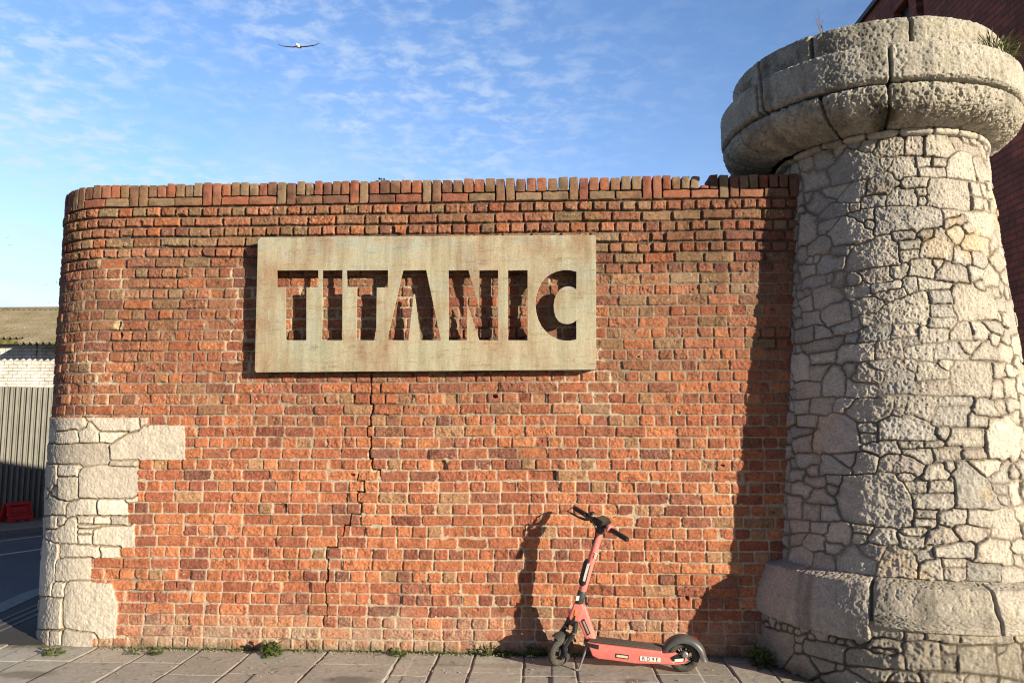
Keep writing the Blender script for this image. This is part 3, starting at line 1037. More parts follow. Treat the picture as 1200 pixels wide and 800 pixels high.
sh_polys = []
for o, pts in ST:
    uv = shaft_uv(pts, o, 4.0, RSH, U_R)
    sh_polys.append(poly_planes(uv))
TH_C = rad(-24)
SH_Z0, SH_Z1 = 0.62, 3.685
sh_polys = fill_stones(sh_polys, -math.pi * U_R, math.pi * U_R, SH_Z0, SH_Z1, 7, 0.032, 0.16)


def theta_array(step_m, R, fine=1.95):
    d = step_m / R
    a = np.arange(TH_C - fine, TH_C + fine, d)
    b = np.linspace(TH_C + fine, TH_C - fine + 2 * math.pi, 40)
    return np.concatenate([a, b])


def ring_mesh(name, th, P, cols, mat, parent, base):
    nv_, nu_ = P.shape[:2]
    q = grid_quads(nu_, nv_).reshape(-1, 4)
    return mesh_np(name, (P - base).reshape(-1, 3), q, mat, cols.reshape(-1, 3), parent)


th = theta_array(0.0038, 0.86, 1.75)
zs = np.arange(SH_Z0, SH_Z1, 0.0038)
TH, ZZ = np.meshgrid(th, zs)
thw = (TH + math.pi) % (2 * math.pi) - math.pi
order = np.argsort(thw[0])
U2 = (thw * U_R)[:, order]
Z2 = ZZ[:, order]
h_, c_, id_, st_ = stone_surface(sh_polys, U2, Z2, 31, gap=.0021, rnd=.010, depth=.022, pit=.0062, palette=GR, joint=(.25, .22, .175))
inv = np.argsort(order)
h_, c_ = h_[:, inv], c_[:, inv]
# joints on the sunny side carry paler pointing
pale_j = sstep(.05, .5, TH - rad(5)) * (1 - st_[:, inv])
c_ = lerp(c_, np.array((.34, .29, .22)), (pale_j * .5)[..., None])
soot = sstep(-.25, .45, fbm(TH * .86, ZZ * .5, 1.6, 4, 3)) * sstep(2.3, 3.7, ZZ)
c_ = c_ * (1 - .20 * soot[..., None])
ochre = sstep(.32, .55, fbm(TH * .86, ZZ, 2.4, 4, 9))
c_ = lerp(c_, c_ * np.array((1.08, .92, .72)), (ochre * .7)[..., None])
R2 = RSH(ZZ) - 0.024 + h_
P = np.stack([TX + R2 * np.sin(TH), TY - R2 * np.cos(TH), ZZ], -1)
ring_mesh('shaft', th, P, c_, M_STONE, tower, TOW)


def ring_block(name, prof, cx, cy, joints, step, seed, pf=1.25, pit=.007, jw=.006, jd=.03, palette=GR, mat=None, slant=0.0, dark=0.3, zmap=None, soft=2, warp=0.0, moss_=None, fine=1.95):
    """dressed stone ring: prof is a list of (R, z), joints are angles in degrees"""
    prof = np.array(prof, float)
    seg = np.linalg.norm(np.diff(prof, axis=0), axis=1)
    t = np.concatenate([[0], np.cumsum(seg)])
    n = max(int(t[-1] / step), 8)
    ts = np.linspace(0, t[-1], n)
    pr, pz = np.interp(ts, t, prof[:, 0]), np.interp(ts, t, prof[:, 1])
    ker = np.ones(5) / 5                             # soften the arrises
    if n > 20:
        for _ in range(soft):
            pr = np.convolve(np.pad(pr, 2, mode='edge'), ker, 'valid')
            pz = np.convolve(np.pad(pz, 2, mode='edge'), ker, 'valid')
    dr, dz = np.gradient(pr), np.gradient(pz)
    L = np.hypot(dr, dz) + 1e-9
    nr, nz = dz / L, -dr / L
    Rm = prof[:, 0].max()
    th = theta_array(step, Rm, fine)
    TH, TT = np.meshgrid(th, ts)
    U = ((TH + math.pi) % (2 * math.pi) - math.pi) * Rm
    r = np.random.default_rng(seed)
    js = sorted(joints)
    full = [rad(j) for j in js]
    while full[-1] < full[0] + 2 * math.pi - .7:
        full.append(full[-1] + r.uniform(.7, .95))
    dmin = np.full(TH.shape, 9.0)
    bidx = np.zeros(TH.shape, int)
    for k, j in enumerate(full):
        dth = (TH - j + slant * (TT / t[-1] - .5) + math.pi) % (2 * math.pi) - math.pi
        dmin = np.minimum(dmin, np.abs(dth) * Rm + fbm(U, TT, 25, 2, 3) * .003)
        bidx += (((TH + slant * (TT / t[-1] - .5) - full[0]) % (2 * math.pi)) > (j - full[0])).astype(int)
    j_ = sstep(jw + .014, jw * .4, dmin)
    pitv = -np.clip(fbm(U, TT, 30 * pf, 3, 8, .66) - .02, 0, 1) * pit * 2.6 + fbm(U, TT, 55 * pf, 2, 4, .75) * pit * .8 + fbm(U, TT, 5, 2, 6) * pit * .7
    eN = np.minimum(TT, t[-1] - TT)
    chipped = sstep(.05, .005, eN) * np.clip(fbm(U, TT, 9, 4, 11, .6) + .02, 0, 1) * .022 + sstep(.06, .01, dmin) * np.clip(fbm(U, TT, 11, 3, 2) - .02, 0, 1) * .022
    endf = np.minimum(sstep(0, .03, TT), sstep(t[-1], t[-1] - .03, TT))
    h = pitv * (.35 + .65 * endf) - chipped - j_ * jd + r.uniform(-.005, .005, 40)[bidx % 40]
    pal_ = np.array(palette)
    pc = pal_[r.integers(0, len(pal_), 60)] * r.uniform(.88, 1.08, (60, 1))
    c = pc[bidx % 60] * (1 + .2 * fbm(U, TT, 9, 4, 5)[..., None] + .14 * fbm(U, TT, 40, 3, 10)[..., None])
    stain = sstep(.0, .5, fbm(U, TT * .6, 3.2, 4, 7))
    c = lerp(c, np.array((.135, .135, .12)), (stain * dark)[..., None])
    run = sstep(.12, .5, fbm(U, TT * .12, 9, 3, 1)) * sstep(-.2, .3, fbm(U, TT, 2, 2, 9))
    c = c * (1 - .38 * run[..., None])
    lich = sstep(.30, .48, fbm(U, TT, 14, 4, 3))
    c = lerp(c, np.array((.33, .31, .20)), (lich * .35)[..., None])
    c = lerp(c, np.array((.09, .08, .06)), (j_ * .8)[..., None])
    if moss_:
        for a0, wd, amt in moss_:
            k = np.exp(-((((TH - rad(a0) + math.pi) % (2 * math.pi) - math.pi) / rad(wd)) ** 2)) * sstep(-.25, .25, fbm(U, TT, 8, 4, 2))
            c = lerp(c, np.array((.055, .055, .03)), (k * amt)[..., None])
    rr = pr[:, None] + nr[:, None] * h
    zz_ = pz[:, None] + nz[:, None] * h
    if zmap:
        zz_ = zmap(TH, zz_)
    P = np.stack([cx + rr * np.sin(TH), cy - rr * np.cos(TH), zz_], -1)
    return ring_mesh(name, th, P, np.clip(c, .02, .8), mat or M_STONE, tower, TOW)


CAPP = [(.42, .41, .36), (.46, .445, .39), (.38, .375, .335), (.44, .425, .365)]
def quarter(r0, z0, r1, z1, n=10):
    """convex quarter round from (r0,z0) out and up to (r1,z1)"""
    return [(r0 + (r1 - r0) * math.sin(k / n * math.pi / 2), z1 - (z1 - z0) * math.cos(k / n * math.pi / 2)) for k in range(n + 1)]


ring_block('neck_band', [(.60, 3.677), (.755, 3.677), (.768, 3.69), (.768, 3.722), (.60, 3.735)], CX2 + .09, CY2 - .02, [-75, -52, -40, -28, -12, 5, 20, 36], .006, 41, pit=.003, jw=.003, jd=.012, palette=GR, dark=.1)
ring_block('cap_moulding', [(.70, 3.722), (.80, 3.722)] + quarter(.84, 3.735, 1.065, 3.905, 10) + [(1.05, 3.925), (.85, 3.93)], CX2, CY2, [-75, -36, -13.2, 66], .0046, 42, pit=.0105, jw=.004, jd=.03, pf=1.1, palette=CAPP, slant=.05, dark=.68, moss_=[(-13.5, 5, .9), (-60, 30, .35)])
ring_block('cap_ring', [(.90, 3.948), (1.06, 3.944), (1.085, 3.962), (1.085, 4.185), (1.065, 4.205), (.90, 4.222)], CX2, CY2, [-60, -13, 66], .0046, 43, pit=.0060, jw=.0045, jd=.035, palette=CAPP, soft=1, dark=.5, moss_=[(-60, 22, .3)])
ring_block('cap_crown', [(.85, 4.19), (.972, 4.2), (.978, 4.40), (.962, 4.432), (.92, 4.452), (.55, 4.47), (.02, 4.50)], CX2, CY2, [-67.6, -40.7, -3.2, 72], .005, 44, pit=.006, jw=.004, jd=.03, palette=CAPP, soft=1, dark=.55, moss_=[(-60, 25, .5)])

# ledge course near the ground
def ledge_low(TH, z):
    t = (TH + math.pi) % (2 * math.pi) - math.pi
    k = .53 - (.53 - z) * (.53 - .425) / (.53 - .325)
    return np.where((t > rad(-33)) & (z < .53), k, z)


ring_block('ledge', [(.93, .705), (1.0, .69), (1.065, .672), (1.122, .52), (1.136, .49), (1.138, .345), (1.122, .325), (1.0, .32)][::-1], TX, TY, [-75.5 - 25, -33, 3.5, 45], .0048, 45, pit=.0036, jw=.0035, jd=.03, pf=1.5, palette=[(.48, .45, .395), (.46, .44, .39), (.50, .47, .40)], slant=.0, dark=.22, soft=1, zmap=ledge_low)

# rubble below the ledge
D_ = (880, 640)
PL = [[(40,345),(185,385),(185,470),(130,530),(45,505)], [(230,410),(420,440),(405,510),(225,460)], [(145,540),(190,475),(250,490),(300,560),(260,590)], [(255,488),(370,520),(365,545),(300,558)],
      [(510,305),(665,315),(672,408),(510,385)], [(675,320),(745,320),(760,405),(680,410)], [(755,332),(912,340),(915,425),(770,410)], [(920,340),(1150,355),(1150,425),(925,430)],
      [(415,470),(440,455),(675,490),(675,545),(410,505)], [(505,430),(590,405),(665,430),(660,455)], [(675,425),(825,418),(840,545),(690,540)], [(835,430),(900,435),(900,470),(845,475)],
      [(845,480),(905,475),(905,550),(850,545)], [(912,440),(1070,432),(1088,560),(915,550)], [(1085,490),(1150,430),(1200,435),(1200,580),(1100,560)], [(300,565),(430,545),(510,595),(330,600)],
      [(440,540),(610,545),(590,595),(520,595)], [(620,590),(650,555),(740,575),(740,600)], [(745,555),(950,560),(920,600),(760,600)], [(190,390),(240,395),(225,420),(190,415)],
      [(375,410),(415,415),(412,435),(375,425)], [(540,450),(625,458),(620,472),(540,465)]]
RB = lambda z: 1.12
UB = 1.13
pl_polys = [poly_planes(shaft_uv(p, D_, 3.75, RB, UB)) for p in PL]
pl_polys = fill_stones(pl_polys, -math.pi * UB, math.pi * UB, -.12, .46, 9, .022, .13)
th = theta_array(0.006, 1.13)
zs = np.arange(-.10, .46, .006)
TH, ZZ = np.meshgrid(th, zs)
thw = (TH + math.pi) % (2 * math.pi) - math.pi
order = np.argsort(thw[0])
inv = np.argsort(order)
h_, c_, _, _ = stone_surface(pl_polys, (thw * UB)[:, order], ZZ[:, order], 33, gap=.0032, rnd=.015, depth=.024, pit=.0062, palette=[(.40, .37, .31), (.43, .395, .33), (.37, .345, .29), (.45, .41, .335)], joint=(.13, .11, .085))
h_, c_ = h_[:, inv], c_[:, inv]
gm = sstep(.10, .0, ZZ + .05 * fbm(TH, ZZ, 6, 3, 2))
c_ = lerp(c_, np.array((.10, .095, .06)), (gm * .55)[..., None])
R2 = 1.096 + h_
P = np.stack([TX + R2 * np.sin(TH), TY - R2 * np.cos(TH), ZZ], -1)
ring_mesh('plinth', th, P, c_, M_STONE, tower, TOW)


# ================================================================== THE SIGN
def curve_plate(name, outline, holes, y_front, depth, mat, parent=None, bevel=0.004):
    """flat plate with cut-outs, given as (x, z) outlines; front face at y_front"""
    cu = bpy.data.curves.new(name, 'CURVE')
    cu.dimensions = '2D'
    cu.fill_mode = 'BOTH'
    cu.extrude = depth / 2 - bevel
    cu.bevel_depth = bevel
    cu.bevel_resolution = 1
    cu.offset = -bevel
    for pts in [outline] + holes:
        sp = cu.splines.new('POLY')
        sp.points.add(len(pts) - 1)
        for p, (a, b) in zip(sp.points, pts):
            p.co = (a, b, 0, 1)
        sp.use_cyclic_u = True
    tmp = bpy.data.objects.new(name, cu)
    me = bpy.data.meshes.new_from_object(tmp)
    bpy.data.objects.remove(tmp)
    for v in me.vertices:
        x_, z_, d_ = v.co
        v.co = (x_, y_front + depth / 2 - d_, z_)
    me.name = name
    me.materials.clear()
    me.materials.append(mat)
    bm = bmesh.new()
    bm.from_mesh(me)
    bmesh.ops.recalc_face_normals(bm, faces=bm.faces)
    bm.to_mesh(me)
    bm.free()
    return link(bpy.data.objects.new(name, me), parent)


M_SIGN, nt, b = new_mat('weathered_steel_plate')
tc = NN(nt.nodes, 'ShaderNodeTexCoord').outputs['Object']
sepn = NN(nt.nodes, 'ShaderNodeSeparateXYZ')
nt.links.new(tc, sepn.inputs[0])
base = ramp(nt, tex_noise(nt, 2.6, 6, .65, tc, (1, 1, 1.0)), [(.30, (.315, .33, .255)), (.48, (.36, .345, .255)), (.66, (.375, .325, .235))])
blue = ramp(nt, tex_noise(nt, 2.0, 5, .7, tc, (1, 1, 2.2)), [(.43, (0, 0, 0)), (.60, (1, 1, 1))])
mr = NN(nt.nodes, 'ShaderNodeMapRange')
nt.links.new(sepn.outputs['Z'], mr.inputs[0])
for i_, v_ in enumerate((2.35, 3.15, .18, .80)):
    mr.inputs[i_ + 1].default_value = v_
mm = NN(nt.nodes, 'ShaderNodeMath', operation='MULTIPLY')
nt.links.new(blue, mm.inputs[0])
nt.links.new(mr.outputs[0], mm.inputs[1])
mx = NN(nt.nodes, 'ShaderNodeMix', data_type='RGBA')
nt.links.new(mm.outputs[0], mx.inputs['Factor'])
nt.links.new(base, mx.inputs['A'])
mx.inputs['B'].default_value = (.30, .345, .32, 1)
rust = ramp(nt, tex_noise(nt, 3.3, 7, .72, tc, (1, 1, .55)), [(.47, (0, 0, 0)), (.68, (1, 1, 1))])
m2 = NN(nt.nodes, 'ShaderNodeMath', operation='MULTIPLY')
nt.links.new(rust, m2.inputs[0])
m2.inputs[1].default_value = .9
mx2 = NN(nt.nodes, 'ShaderNodeMix', data_type='RGBA')
nt.links.new(m2.outputs[0], mx2.inputs['Factor'])
nt.links.new(mx.outputs['Result'], mx2.inputs['A'])
mx2.inputs['B'].default_value = (.27, .175, .105, 1)
rs = ramp(nt, tex_noise(nt, 9, 6, .8, tc, (.35, 1, 2.5)), [(.54, (1, 1, 1)), (.70, (.60, .44, .33))])
cc_ = mul(nt, mx2.outputs['Result'], rs)
vst = ramp(nt, tex_noise(nt, 7, 4, .7, tc, (2.4, 1, .22)), [(.34, (.80, .76, .70)), (.6, (1.06, 1.06, 1.05))])
cc_ = mul(nt, cc_, vst)
grn = ramp(nt, tex_noise(nt, 150, 3, .7, tc, (1, 1, 1)), [(.3, (.70, .70, .70)), (.7, (1.26, 1.26, 1.26))])
cc_ = mul(nt, cc_, grn)
nt.links.new(cc_, b.inputs['Base Color'])
b.inputs['Roughness'].default_value = .72
b.inputs['Specular IOR Level'].default_value = .3
bump(nt, b, tex_noise(nt, 110, 4, .7, tc, (1, 1, 1)), .25, .003)

YS = -0.115


def sg(zx, zy):
    p = on_wall(280 + zx / 2.727, 250 + zy / 2.727, YS)
    return (p[0], p[2])


L_T1 = [(122,182),(253,182),(253,236),(215,236),(215,405),(150,405),(150,236),(122,236)]
L_I1 = [(268,182),(330,182),(330,405),(265,405)]
L_T2 = [(345,182),(476,182),(476,236),(440,236),(438,405),(376,405),(376,236),(345,236)]
L_A = [(525,182),(598,182),(645,405),(580,405),(562,258),(558,258),(541,405),(473,405)]
L_N = [(670,182),(733,182),(768,305),(768,182),(828,182),(828,405),(768,405),(730,285),(728,405),(670,405)]
L_I2 = [(860,182),(922,182),(922,405),(860,405)]


def bez(pts, n=6):
    out = []
    for k in range(0, len(pts) - 1, 3):
        p0, p1, p2, p3 = [np.array(q, float) for q in pts[k:k + 4]]
        for i in range(n):
            t = i / n
            out.append(tuple((1 - t) ** 3 * p0 + 3 * (1 - t) ** 2 * t * p1 + 3 * (1 - t) * t * t * p2 + t ** 3 * p3))
    return out


L_C = bez([(1078,243),(1062,228),(1040,230),(1024,244),(1000,265),(998,325),(1022,346),(1042,358),(1062,356),(1078,342)]) + [(1078,342)] + \
    bez([(1078,402),(1040,414),(995,402),(968,362),(942,322),(940,262),(968,220),(992,186),(1040,172),(1078,187)]) + [(1078,187)]
plate = curve_plate('name_plate', [sg(*p) for p in [(70,76),(1138,69),(1141,74),(1142,494),(1136,499),(56,508),(50,503),(60,86)]],
                    [[sg(*p) for p in L] for L in (L_T1, L_I1, L_T2, L_A, L_N, L_I2, L_C)], YS, .010, M_SIGN, bevel=.002)
fr = [sg(70, 76), sg(1138, 69), sg(1142, 499), sg(50, 508)]
fr_c = np.mean(np.array(fr), 0)
bm = bmesh.new()
for i in range(4):
    a, b_ = np.array(fr[i]), np.array(fr[(i + 1) % 4])
    q = []
    for p_ in (a, b_):
        n_ = (fr_c - p_) / abs(fr_c - p_)
        q.append((p_ + n_ * .004, p_ + n_ * .012))
    v_ = []
    for yy in (YS + .0105, -.012):
        v_ += [bm.verts.new((p_[0], yy, p_[1])) for p_ in (q[0][0], q[1][0], q[1][1], q[0][1])]
    for f in ((0, 1, 2, 3), (4, 7, 6, 5), (0, 4, 5, 1), (1, 5, 6, 2), (2, 6, 7, 3), (3, 7, 4, 0)):
        bm.faces.new([v_[k] for k in f])
obj_bm('side_return', bm, plain_mat('rusted_steel', (.10, .06, .04), .85, var=.4, scale=14), plate)
tag(plate, 'large weathered steel plate sign with cut-out capital letters, mounted on the brick wall', 'sign')

# ================================================================== GROUND, PAVEMENT, ROAD
def sheet(name, pts, z, mat, kind='structure', thick=0.0, parent=None):
    bm = bmesh.new()
    t = [bm.verts.new((x_, y_, z)) for x_, y_ in pts]
    bm.faces.new(t)
    if thick:
        lo = [bm.verts.new((x_, y_, z - thick)) for x_, y_ in pts]
        bm.faces.new(lo)
        for i in range(len(pts)):
            j = (i + 1) % len(pts)
            bm.faces.new((t[i], t[j], lo[j], lo[i]))
    o = obj_bm(name, bm, mat, parent)
    if kind:
        o['kind'] = kind
    return o


def asphalt(name, col, scale=1.0):
    m, nt, b = new_mat(name)
    n1 = tex_noise(nt, 160, 3, .8)
    n2 = tex_noise(nt, .8, 6, .65)
    c = mul(nt, tuple(col), ramp(nt, n1, [(.3, (.6,) * 3), (.7, (1.45,) * 3)]))
    c = mul(nt, c, ramp(nt, n2, [(.3, (.75,) * 3), (.7, (1.25,) * 3)]))
    nt.links.new(c, b.inputs['Base Color'])
    b.inputs['Roughness'].default_value = .8
    b.inputs['Specular IOR Level'].default_value = .35
    bump(nt, b, n1, .6, .006)
    return m


M_ROAD = asphalt('road_asphalt', (.13, .138, .15))
M_FOOT = asphalt('footway_asphalt', (.062, .060, .056))
M_FARP = asphalt('far_footway', (.24, .225, .20))
M_KERB = plain_mat('kerb_stone', (.27, .265, .25), .85, var=.22, scale=18, bstr=.4)
M_LINE = plain_mat('road_paint', (.62, .62, .60), .7, var=.3, scale=25)
g = sheet('ground', [(-900, -900), (900, -900), (900, 900), (-900, 900)], -.128, M_ROAD)
far_a, far_b = np.array((-8.60, 5.73)), np.array((.62, .78))
p1, p2 = far_a - far_b * 14, far_a + far_b * 16
sheet('road', [(-40, -30), (-5.06, -30), (-5.06, .9), (-5.20, 1.9), (-4.7, 4.5), (-3.0, 9.0), (0.5, 17), tuple(p2), tuple(p1), (-40, -14)], -.108, M_ROAD)
nrm = np.array((-far_b[1], far_b[0]))
sheet('far_pavement', [tuple(p1), tuple(p2), tuple(p2 + nrm * 5), tuple(p1 + nrm * 9)], -.02, M_FARP, thick=.1)
sheet('far_kerb', [tuple(p1 - nrm * .14), tuple(p2 - nrm * .14), tuple(p2 - nrm * .003), tuple(p1 - nrm * .003)], -.015, M_KERB, thick=.1)
# footway behind the pier, with its kerb
KERB = [(-5.06, -30), (-5.06, -2), (-5.05, .3), (-5.10, .9), (-5.22, 1.6), (-5.22, 2.3), (-4.9, 3.4), (-4.1, 6), (-2.3, 11), (0.5, 17)]
KIN = [(a + .20, b + (.0 if b < 1 else .02)) for a, b in KERB]
sheet('kerb', KERB + KIN[::-1], .002, M_KERB, thick=.12)
KI2 = [(a + .203, b + (.0 if b < 1 else .02)) for a, b in KERB]
sheet('footway', KI2[2:] + [(8, 17), (8, .4), (-3.9, .4), (-3.9, .021), (-4.84, .021)], -.004, M_FOOT, thick=.1)
# worn stripes on the dark footway beside the kerb
for k in range(3):
    dx_ = .10 * k
    sheet('worn_line', [(-4.70 + dx_, .33), (-4.66 + dx_, .33), (-4.76 + dx_, 1.35), (-4.80 + dx_, 1.35)], .0, plain_mat('worn_paint', (.15, .148, .14), .8, var=.5, scale=40))
lv = np.array((.26, .47)) / math.hypot(.26, .47)
ln = np.array((-lv[1], lv[0]))
a0 = np.array((-7.36, 4.13))
for off_, w_, t0, t1 in ((0, .09, -5, 4.5), (1.25, .07, -5, 4.5)):
    q0, q1 = a0 + ln * off_ + lv * t0, a0 + ln * off_ + lv * t1
    sheet('road_line', [tuple(q0), tuple(q1), tuple(q1 + ln * w_), tuple(q0 + ln * w_)], -.104, M_LINE)

# flagged pavement along the wall: one sheet, real joints
PXL = [-60, 2, 62, 135, 200, 268, 362, 458, 505, 550, 612, 675, 768, 858, 905, 965, 1030]
xl = np.array([on_ground(p, 785)[0] for p in PXL])
xl = np.concatenate([[-4.85], xl[xl > -4.6], [2.35, 2.9, 3.5]])
JY = {62: 776, 135: 776, 200: 791, 268: 789, 362: 778, 458: 791, 505: 780, 550: 788, 612: 792, 675: 798, 768: 790, 858: 777}
gx = np.arange(-4.85, 3.4, .0075)
gy = np.arange(-1.5, .02, .0075)
GX, GY = np.meshgrid(gx, gy)
wx = GX + fbm(GX, GY, 7, 3, 1) * .006 + fbm(GX, GY, .8, 2, 6) * .02
wy = GY + fbm(GX, GY, 7, 3, 4) * .006 + fbm(GX, GY, .8, 2, 7) * .015
# by the tower the flags swing round to follow it
colid = np.clip(np.searchsorted(xl, wx) - 1, 0, len(xl) - 2)
dx_ = np.minimum(wx - xl[colid], xl[colid + 1] - wx)
dy_ = np.full(GX.shape, 9.0)
sid = colid * 7
jpos = {}
for c in range(len(xl) - 1):
    mid_ = None
    for p, yy in JY.items():
        xx = on_ground(p, 785)[0]
        if abs(xx - xl[c]) < .02:
            mid_ = on_ground((p + 40), yy)[1]
    if mid_ is None:
        mid_ = -rng.uniform(.15, .45)
    js = [mid_ + .0, mid_ - .62 - rng.uniform(0, .2), mid_ - 1.4, mid_ + .7]
    m = colid == c
    for j in js:
        dy_[m] = np.minimum(dy_[m], np.abs(wy[m] - j))
        sid[m] += (wy[m] > j)
dj = np.minimum(dx_, dy_)
jw_ = .0030 + .0025 * fbm(GX, GY, 5, 3, 8)
jm = sstep(jw_ + .006, jw_ * .5, dj)
ns = int(sid.max()) + 2
st_off = rng.normal(0, .0022, ns)
tlx, tly = rng.normal(0, .005, ns), rng.normal(0, .005, ns)
hz = st_off[sid] + tlx[sid] * (GX % 1.0 - .5) + tly[sid] * GY + fbm(GX, GY, 28, 3, 2) * .0009 + fbm(GX, GY, 3, 2, 9) * .002 - jm * .012
hz = hz + sstep(-.07, .0, GY) * (.004 + .006 * np.abs(fbm(GX, GY, 16, 3, 5)))
bcol = np.array([(.40, .39, .35), (.365, .358, .325), (.43, .415, .37), (.38, .372, .34)])
pc = bcol[rng.integers(0, 4, ns)] * rng.uniform(.92, 1.08, (ns, 1))
c = pc[sid] * (1 + .12 * fbm(GX, GY, 5, 4, 3)[..., None] + .10 * fbm(GX, GY, 45, 3, 6)[..., None])
gum = sstep(.60, .66, fbm(GX, GY, 19, 2, 5))
c = lerp(c, np.array((.17, .155, .135)), (gum * .6)[..., None])
c = c * (1 + .16 * fbm(GX, GY, 1.6, 4, 2)[..., None])
chips = sstep(.50, .62, fbm(GX, GY, 60, 2, 10))
c = lerp(c, np.array((.50, .46, .40)), (chips * .35)[..., None])
chipd = sstep(.50, .62, fbm(GX, GY, 55, 2, 11))
c = lerp(c, np.array((.16, .14, .12)), (chipd * .4)[..., None])
for sx_, sy_, rx_, ry_, am in ((24, 789, .30, .10, .62), (405, 797, .22, .07, .6), (740, 797, .10, .06, .6), (680, 790, .12, .05, .25), (600, 779, .4, .05, .25), (520, 778, .2, .03, .35)):
    q = on_ground(sx_, sy_)
    e = np.hypot((GX - q[0]) / rx_, (GY - q[1]) / ry_) + fbm(GX, GY, 6, 4, 1) * .5
    c = lerp(c, np.array((.13, .115, .095)), (sstep(1.1, .45, e) * am)[..., None])
jcol = lerp(np.array((.085, .075, .055)), np.array((.10, .11, .035)), sstep(.0, .4, fbm(GX, GY, 3, 3, 7))[..., None])
c = lerp(c, jcol, (jm * .55)[..., None])
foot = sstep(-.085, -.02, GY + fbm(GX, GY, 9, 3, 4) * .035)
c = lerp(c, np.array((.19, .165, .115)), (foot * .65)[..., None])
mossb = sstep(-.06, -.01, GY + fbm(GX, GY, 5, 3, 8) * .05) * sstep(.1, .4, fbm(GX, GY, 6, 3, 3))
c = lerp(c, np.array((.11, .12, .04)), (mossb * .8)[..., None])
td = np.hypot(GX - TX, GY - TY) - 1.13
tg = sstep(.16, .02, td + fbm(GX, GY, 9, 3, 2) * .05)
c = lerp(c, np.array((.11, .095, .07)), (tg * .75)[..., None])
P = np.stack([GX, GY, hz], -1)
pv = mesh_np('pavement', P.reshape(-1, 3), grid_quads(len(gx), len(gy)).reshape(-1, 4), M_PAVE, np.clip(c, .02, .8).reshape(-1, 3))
pv['kind'] = 'structure'
M_SLAB, nt, b = new_mat('flag_field')
bt = NN(nt.nodes, 'ShaderNodeTexBrick')
bt.inputs['Scale'].default_value = 1
bt.inputs['Color1'].default_value = (.33, .295, .245, 1)
bt.inputs['Color2'].default_value = (.30, .27, .23, 1)
bt.inputs['Mortar'].default_value = (.09, .08, .06, 1)
bt.inputs['Mortar Size'].default_value = .006
bt.inputs['Brick Width'].default_value = .6
bt.inputs['Row Height'].default_value = .45
nt.links.new(NN(nt.nodes, 'ShaderNodeTexCoord').outputs['Object'], bt.inputs['Vector'])
nt.links.new(mul(nt, bt.outputs['Color'], ramp(nt, tex_noise(nt, 12, 6, .7), [(.3, (.8,) * 3), (.7, (1.2,) * 3)])), b.inputs['Base Color'])
b.inputs['Roughness'].default_value = .9
sheet('near_pavement', [(-4.853, -1.501), (-4.853, -30), (30, -30), (30, .5), (3.41, .5), (3.41, -1.501)], -.006, M_SLAB, thick=.1)

# ================================================================== BRICK BUILDING BEHIND THE TOWER
def brick_shader(name, c1, c2, mortar, axes, w_=.225, h_=.075, ms=.008, worn=None, rough=.9, bstr=.6):
    m, nt, b = new_mat(name)
    tcn = NN(nt.nodes, 'ShaderNodeTexCoord').outputs['Object']
    sp = NN(nt.nodes, 'ShaderNodeSeparateXYZ')
    nt.links.new(tcn, sp.inputs[0])
    cb = NN(nt.nodes, 'ShaderNodeCombineXYZ')
    nt.links.new(sp.outputs[axes[0]], cb.inputs[0])
    nt.links.new(sp.outputs[axes[1]], cb.inputs[1])
    bt = NN(nt.nodes, 'ShaderNodeTexBrick')
    bt.inputs['Scale'].default_value = 1
    bt.inputs['Color1'].default_value = (*c1, 1)
    bt.inputs['Color2'].default_value = (*c2, 1)
    bt.inputs['Mortar'].default_value = (*mortar, 1)
    bt.inputs['Mortar Size'].default_value = ms
    bt.inputs['Mortar Smooth'].default_value = .4
    bt.inputs['Brick Width'].default_value = w_
    bt.inputs['Row Height'].default_value = h_
    nt.links.new(cb.outputs[0], bt.inputs['Vector'])
    c = mul(nt, bt.outputs['Color'], ramp(nt, tex_noise(nt, 5, 7, .75), [(.3, (.6,) * 3), (.7, (1.4,) * 3)]))
    c = mul(nt, c, ramp(nt, tex_noise(nt, 1.1, 5, .65), [(.35, (.7,) * 3), (.65, (1.2,) * 3)]))
    if worn:
        f = ramp(nt, tex_noise(nt, 4.2, 6, .72, None, (1, 1, 2.0)), [(.60, (0, 0, 0)), (.68, (1, 1, 1))])
        mm_ = NN(nt.nodes, 'ShaderNodeMix', data_type='RGBA')
        nt.links.new(f, mm_.inputs['Factor'])
        nt.links.new(c, mm_.inputs['A'])
        mm_.inputs['B'].default_value = (*worn, 1)
        c = mm_.outputs['Result']
    nt.links.new(c, b.inputs['Base Color'])
    b.inputs['Roughness'].default_value = rough
    inv_ = NN(nt.nodes, 'ShaderNodeMath', operation='SUBTRACT')
    inv_.inputs[0].default_value = 1
    nt.links.new(bt.outputs['Fac'], inv_.inputs[1])
    bump(nt, b, inv_.outputs[0], bstr, .012)
    return m


def bx(bm, x0, x1, y0, y1, z0, z1):
    v = [bm.verts.new(p) for p in ((x0, y0, z0), (x1, y0, z0), (x1, y1, z0), (x0, y1, z0), (x0, y0, z1), (x1, y0, z1), (x1, y1, z1), (x0, y1, z1))]
    for f in ((0, 3, 2, 1), (4, 5, 6, 7), (0, 1, 5, 4), (1, 2, 6, 5), (2, 3, 7, 6), (3, 0, 4, 7)):
        bm.faces.new([v[i] for i in f])


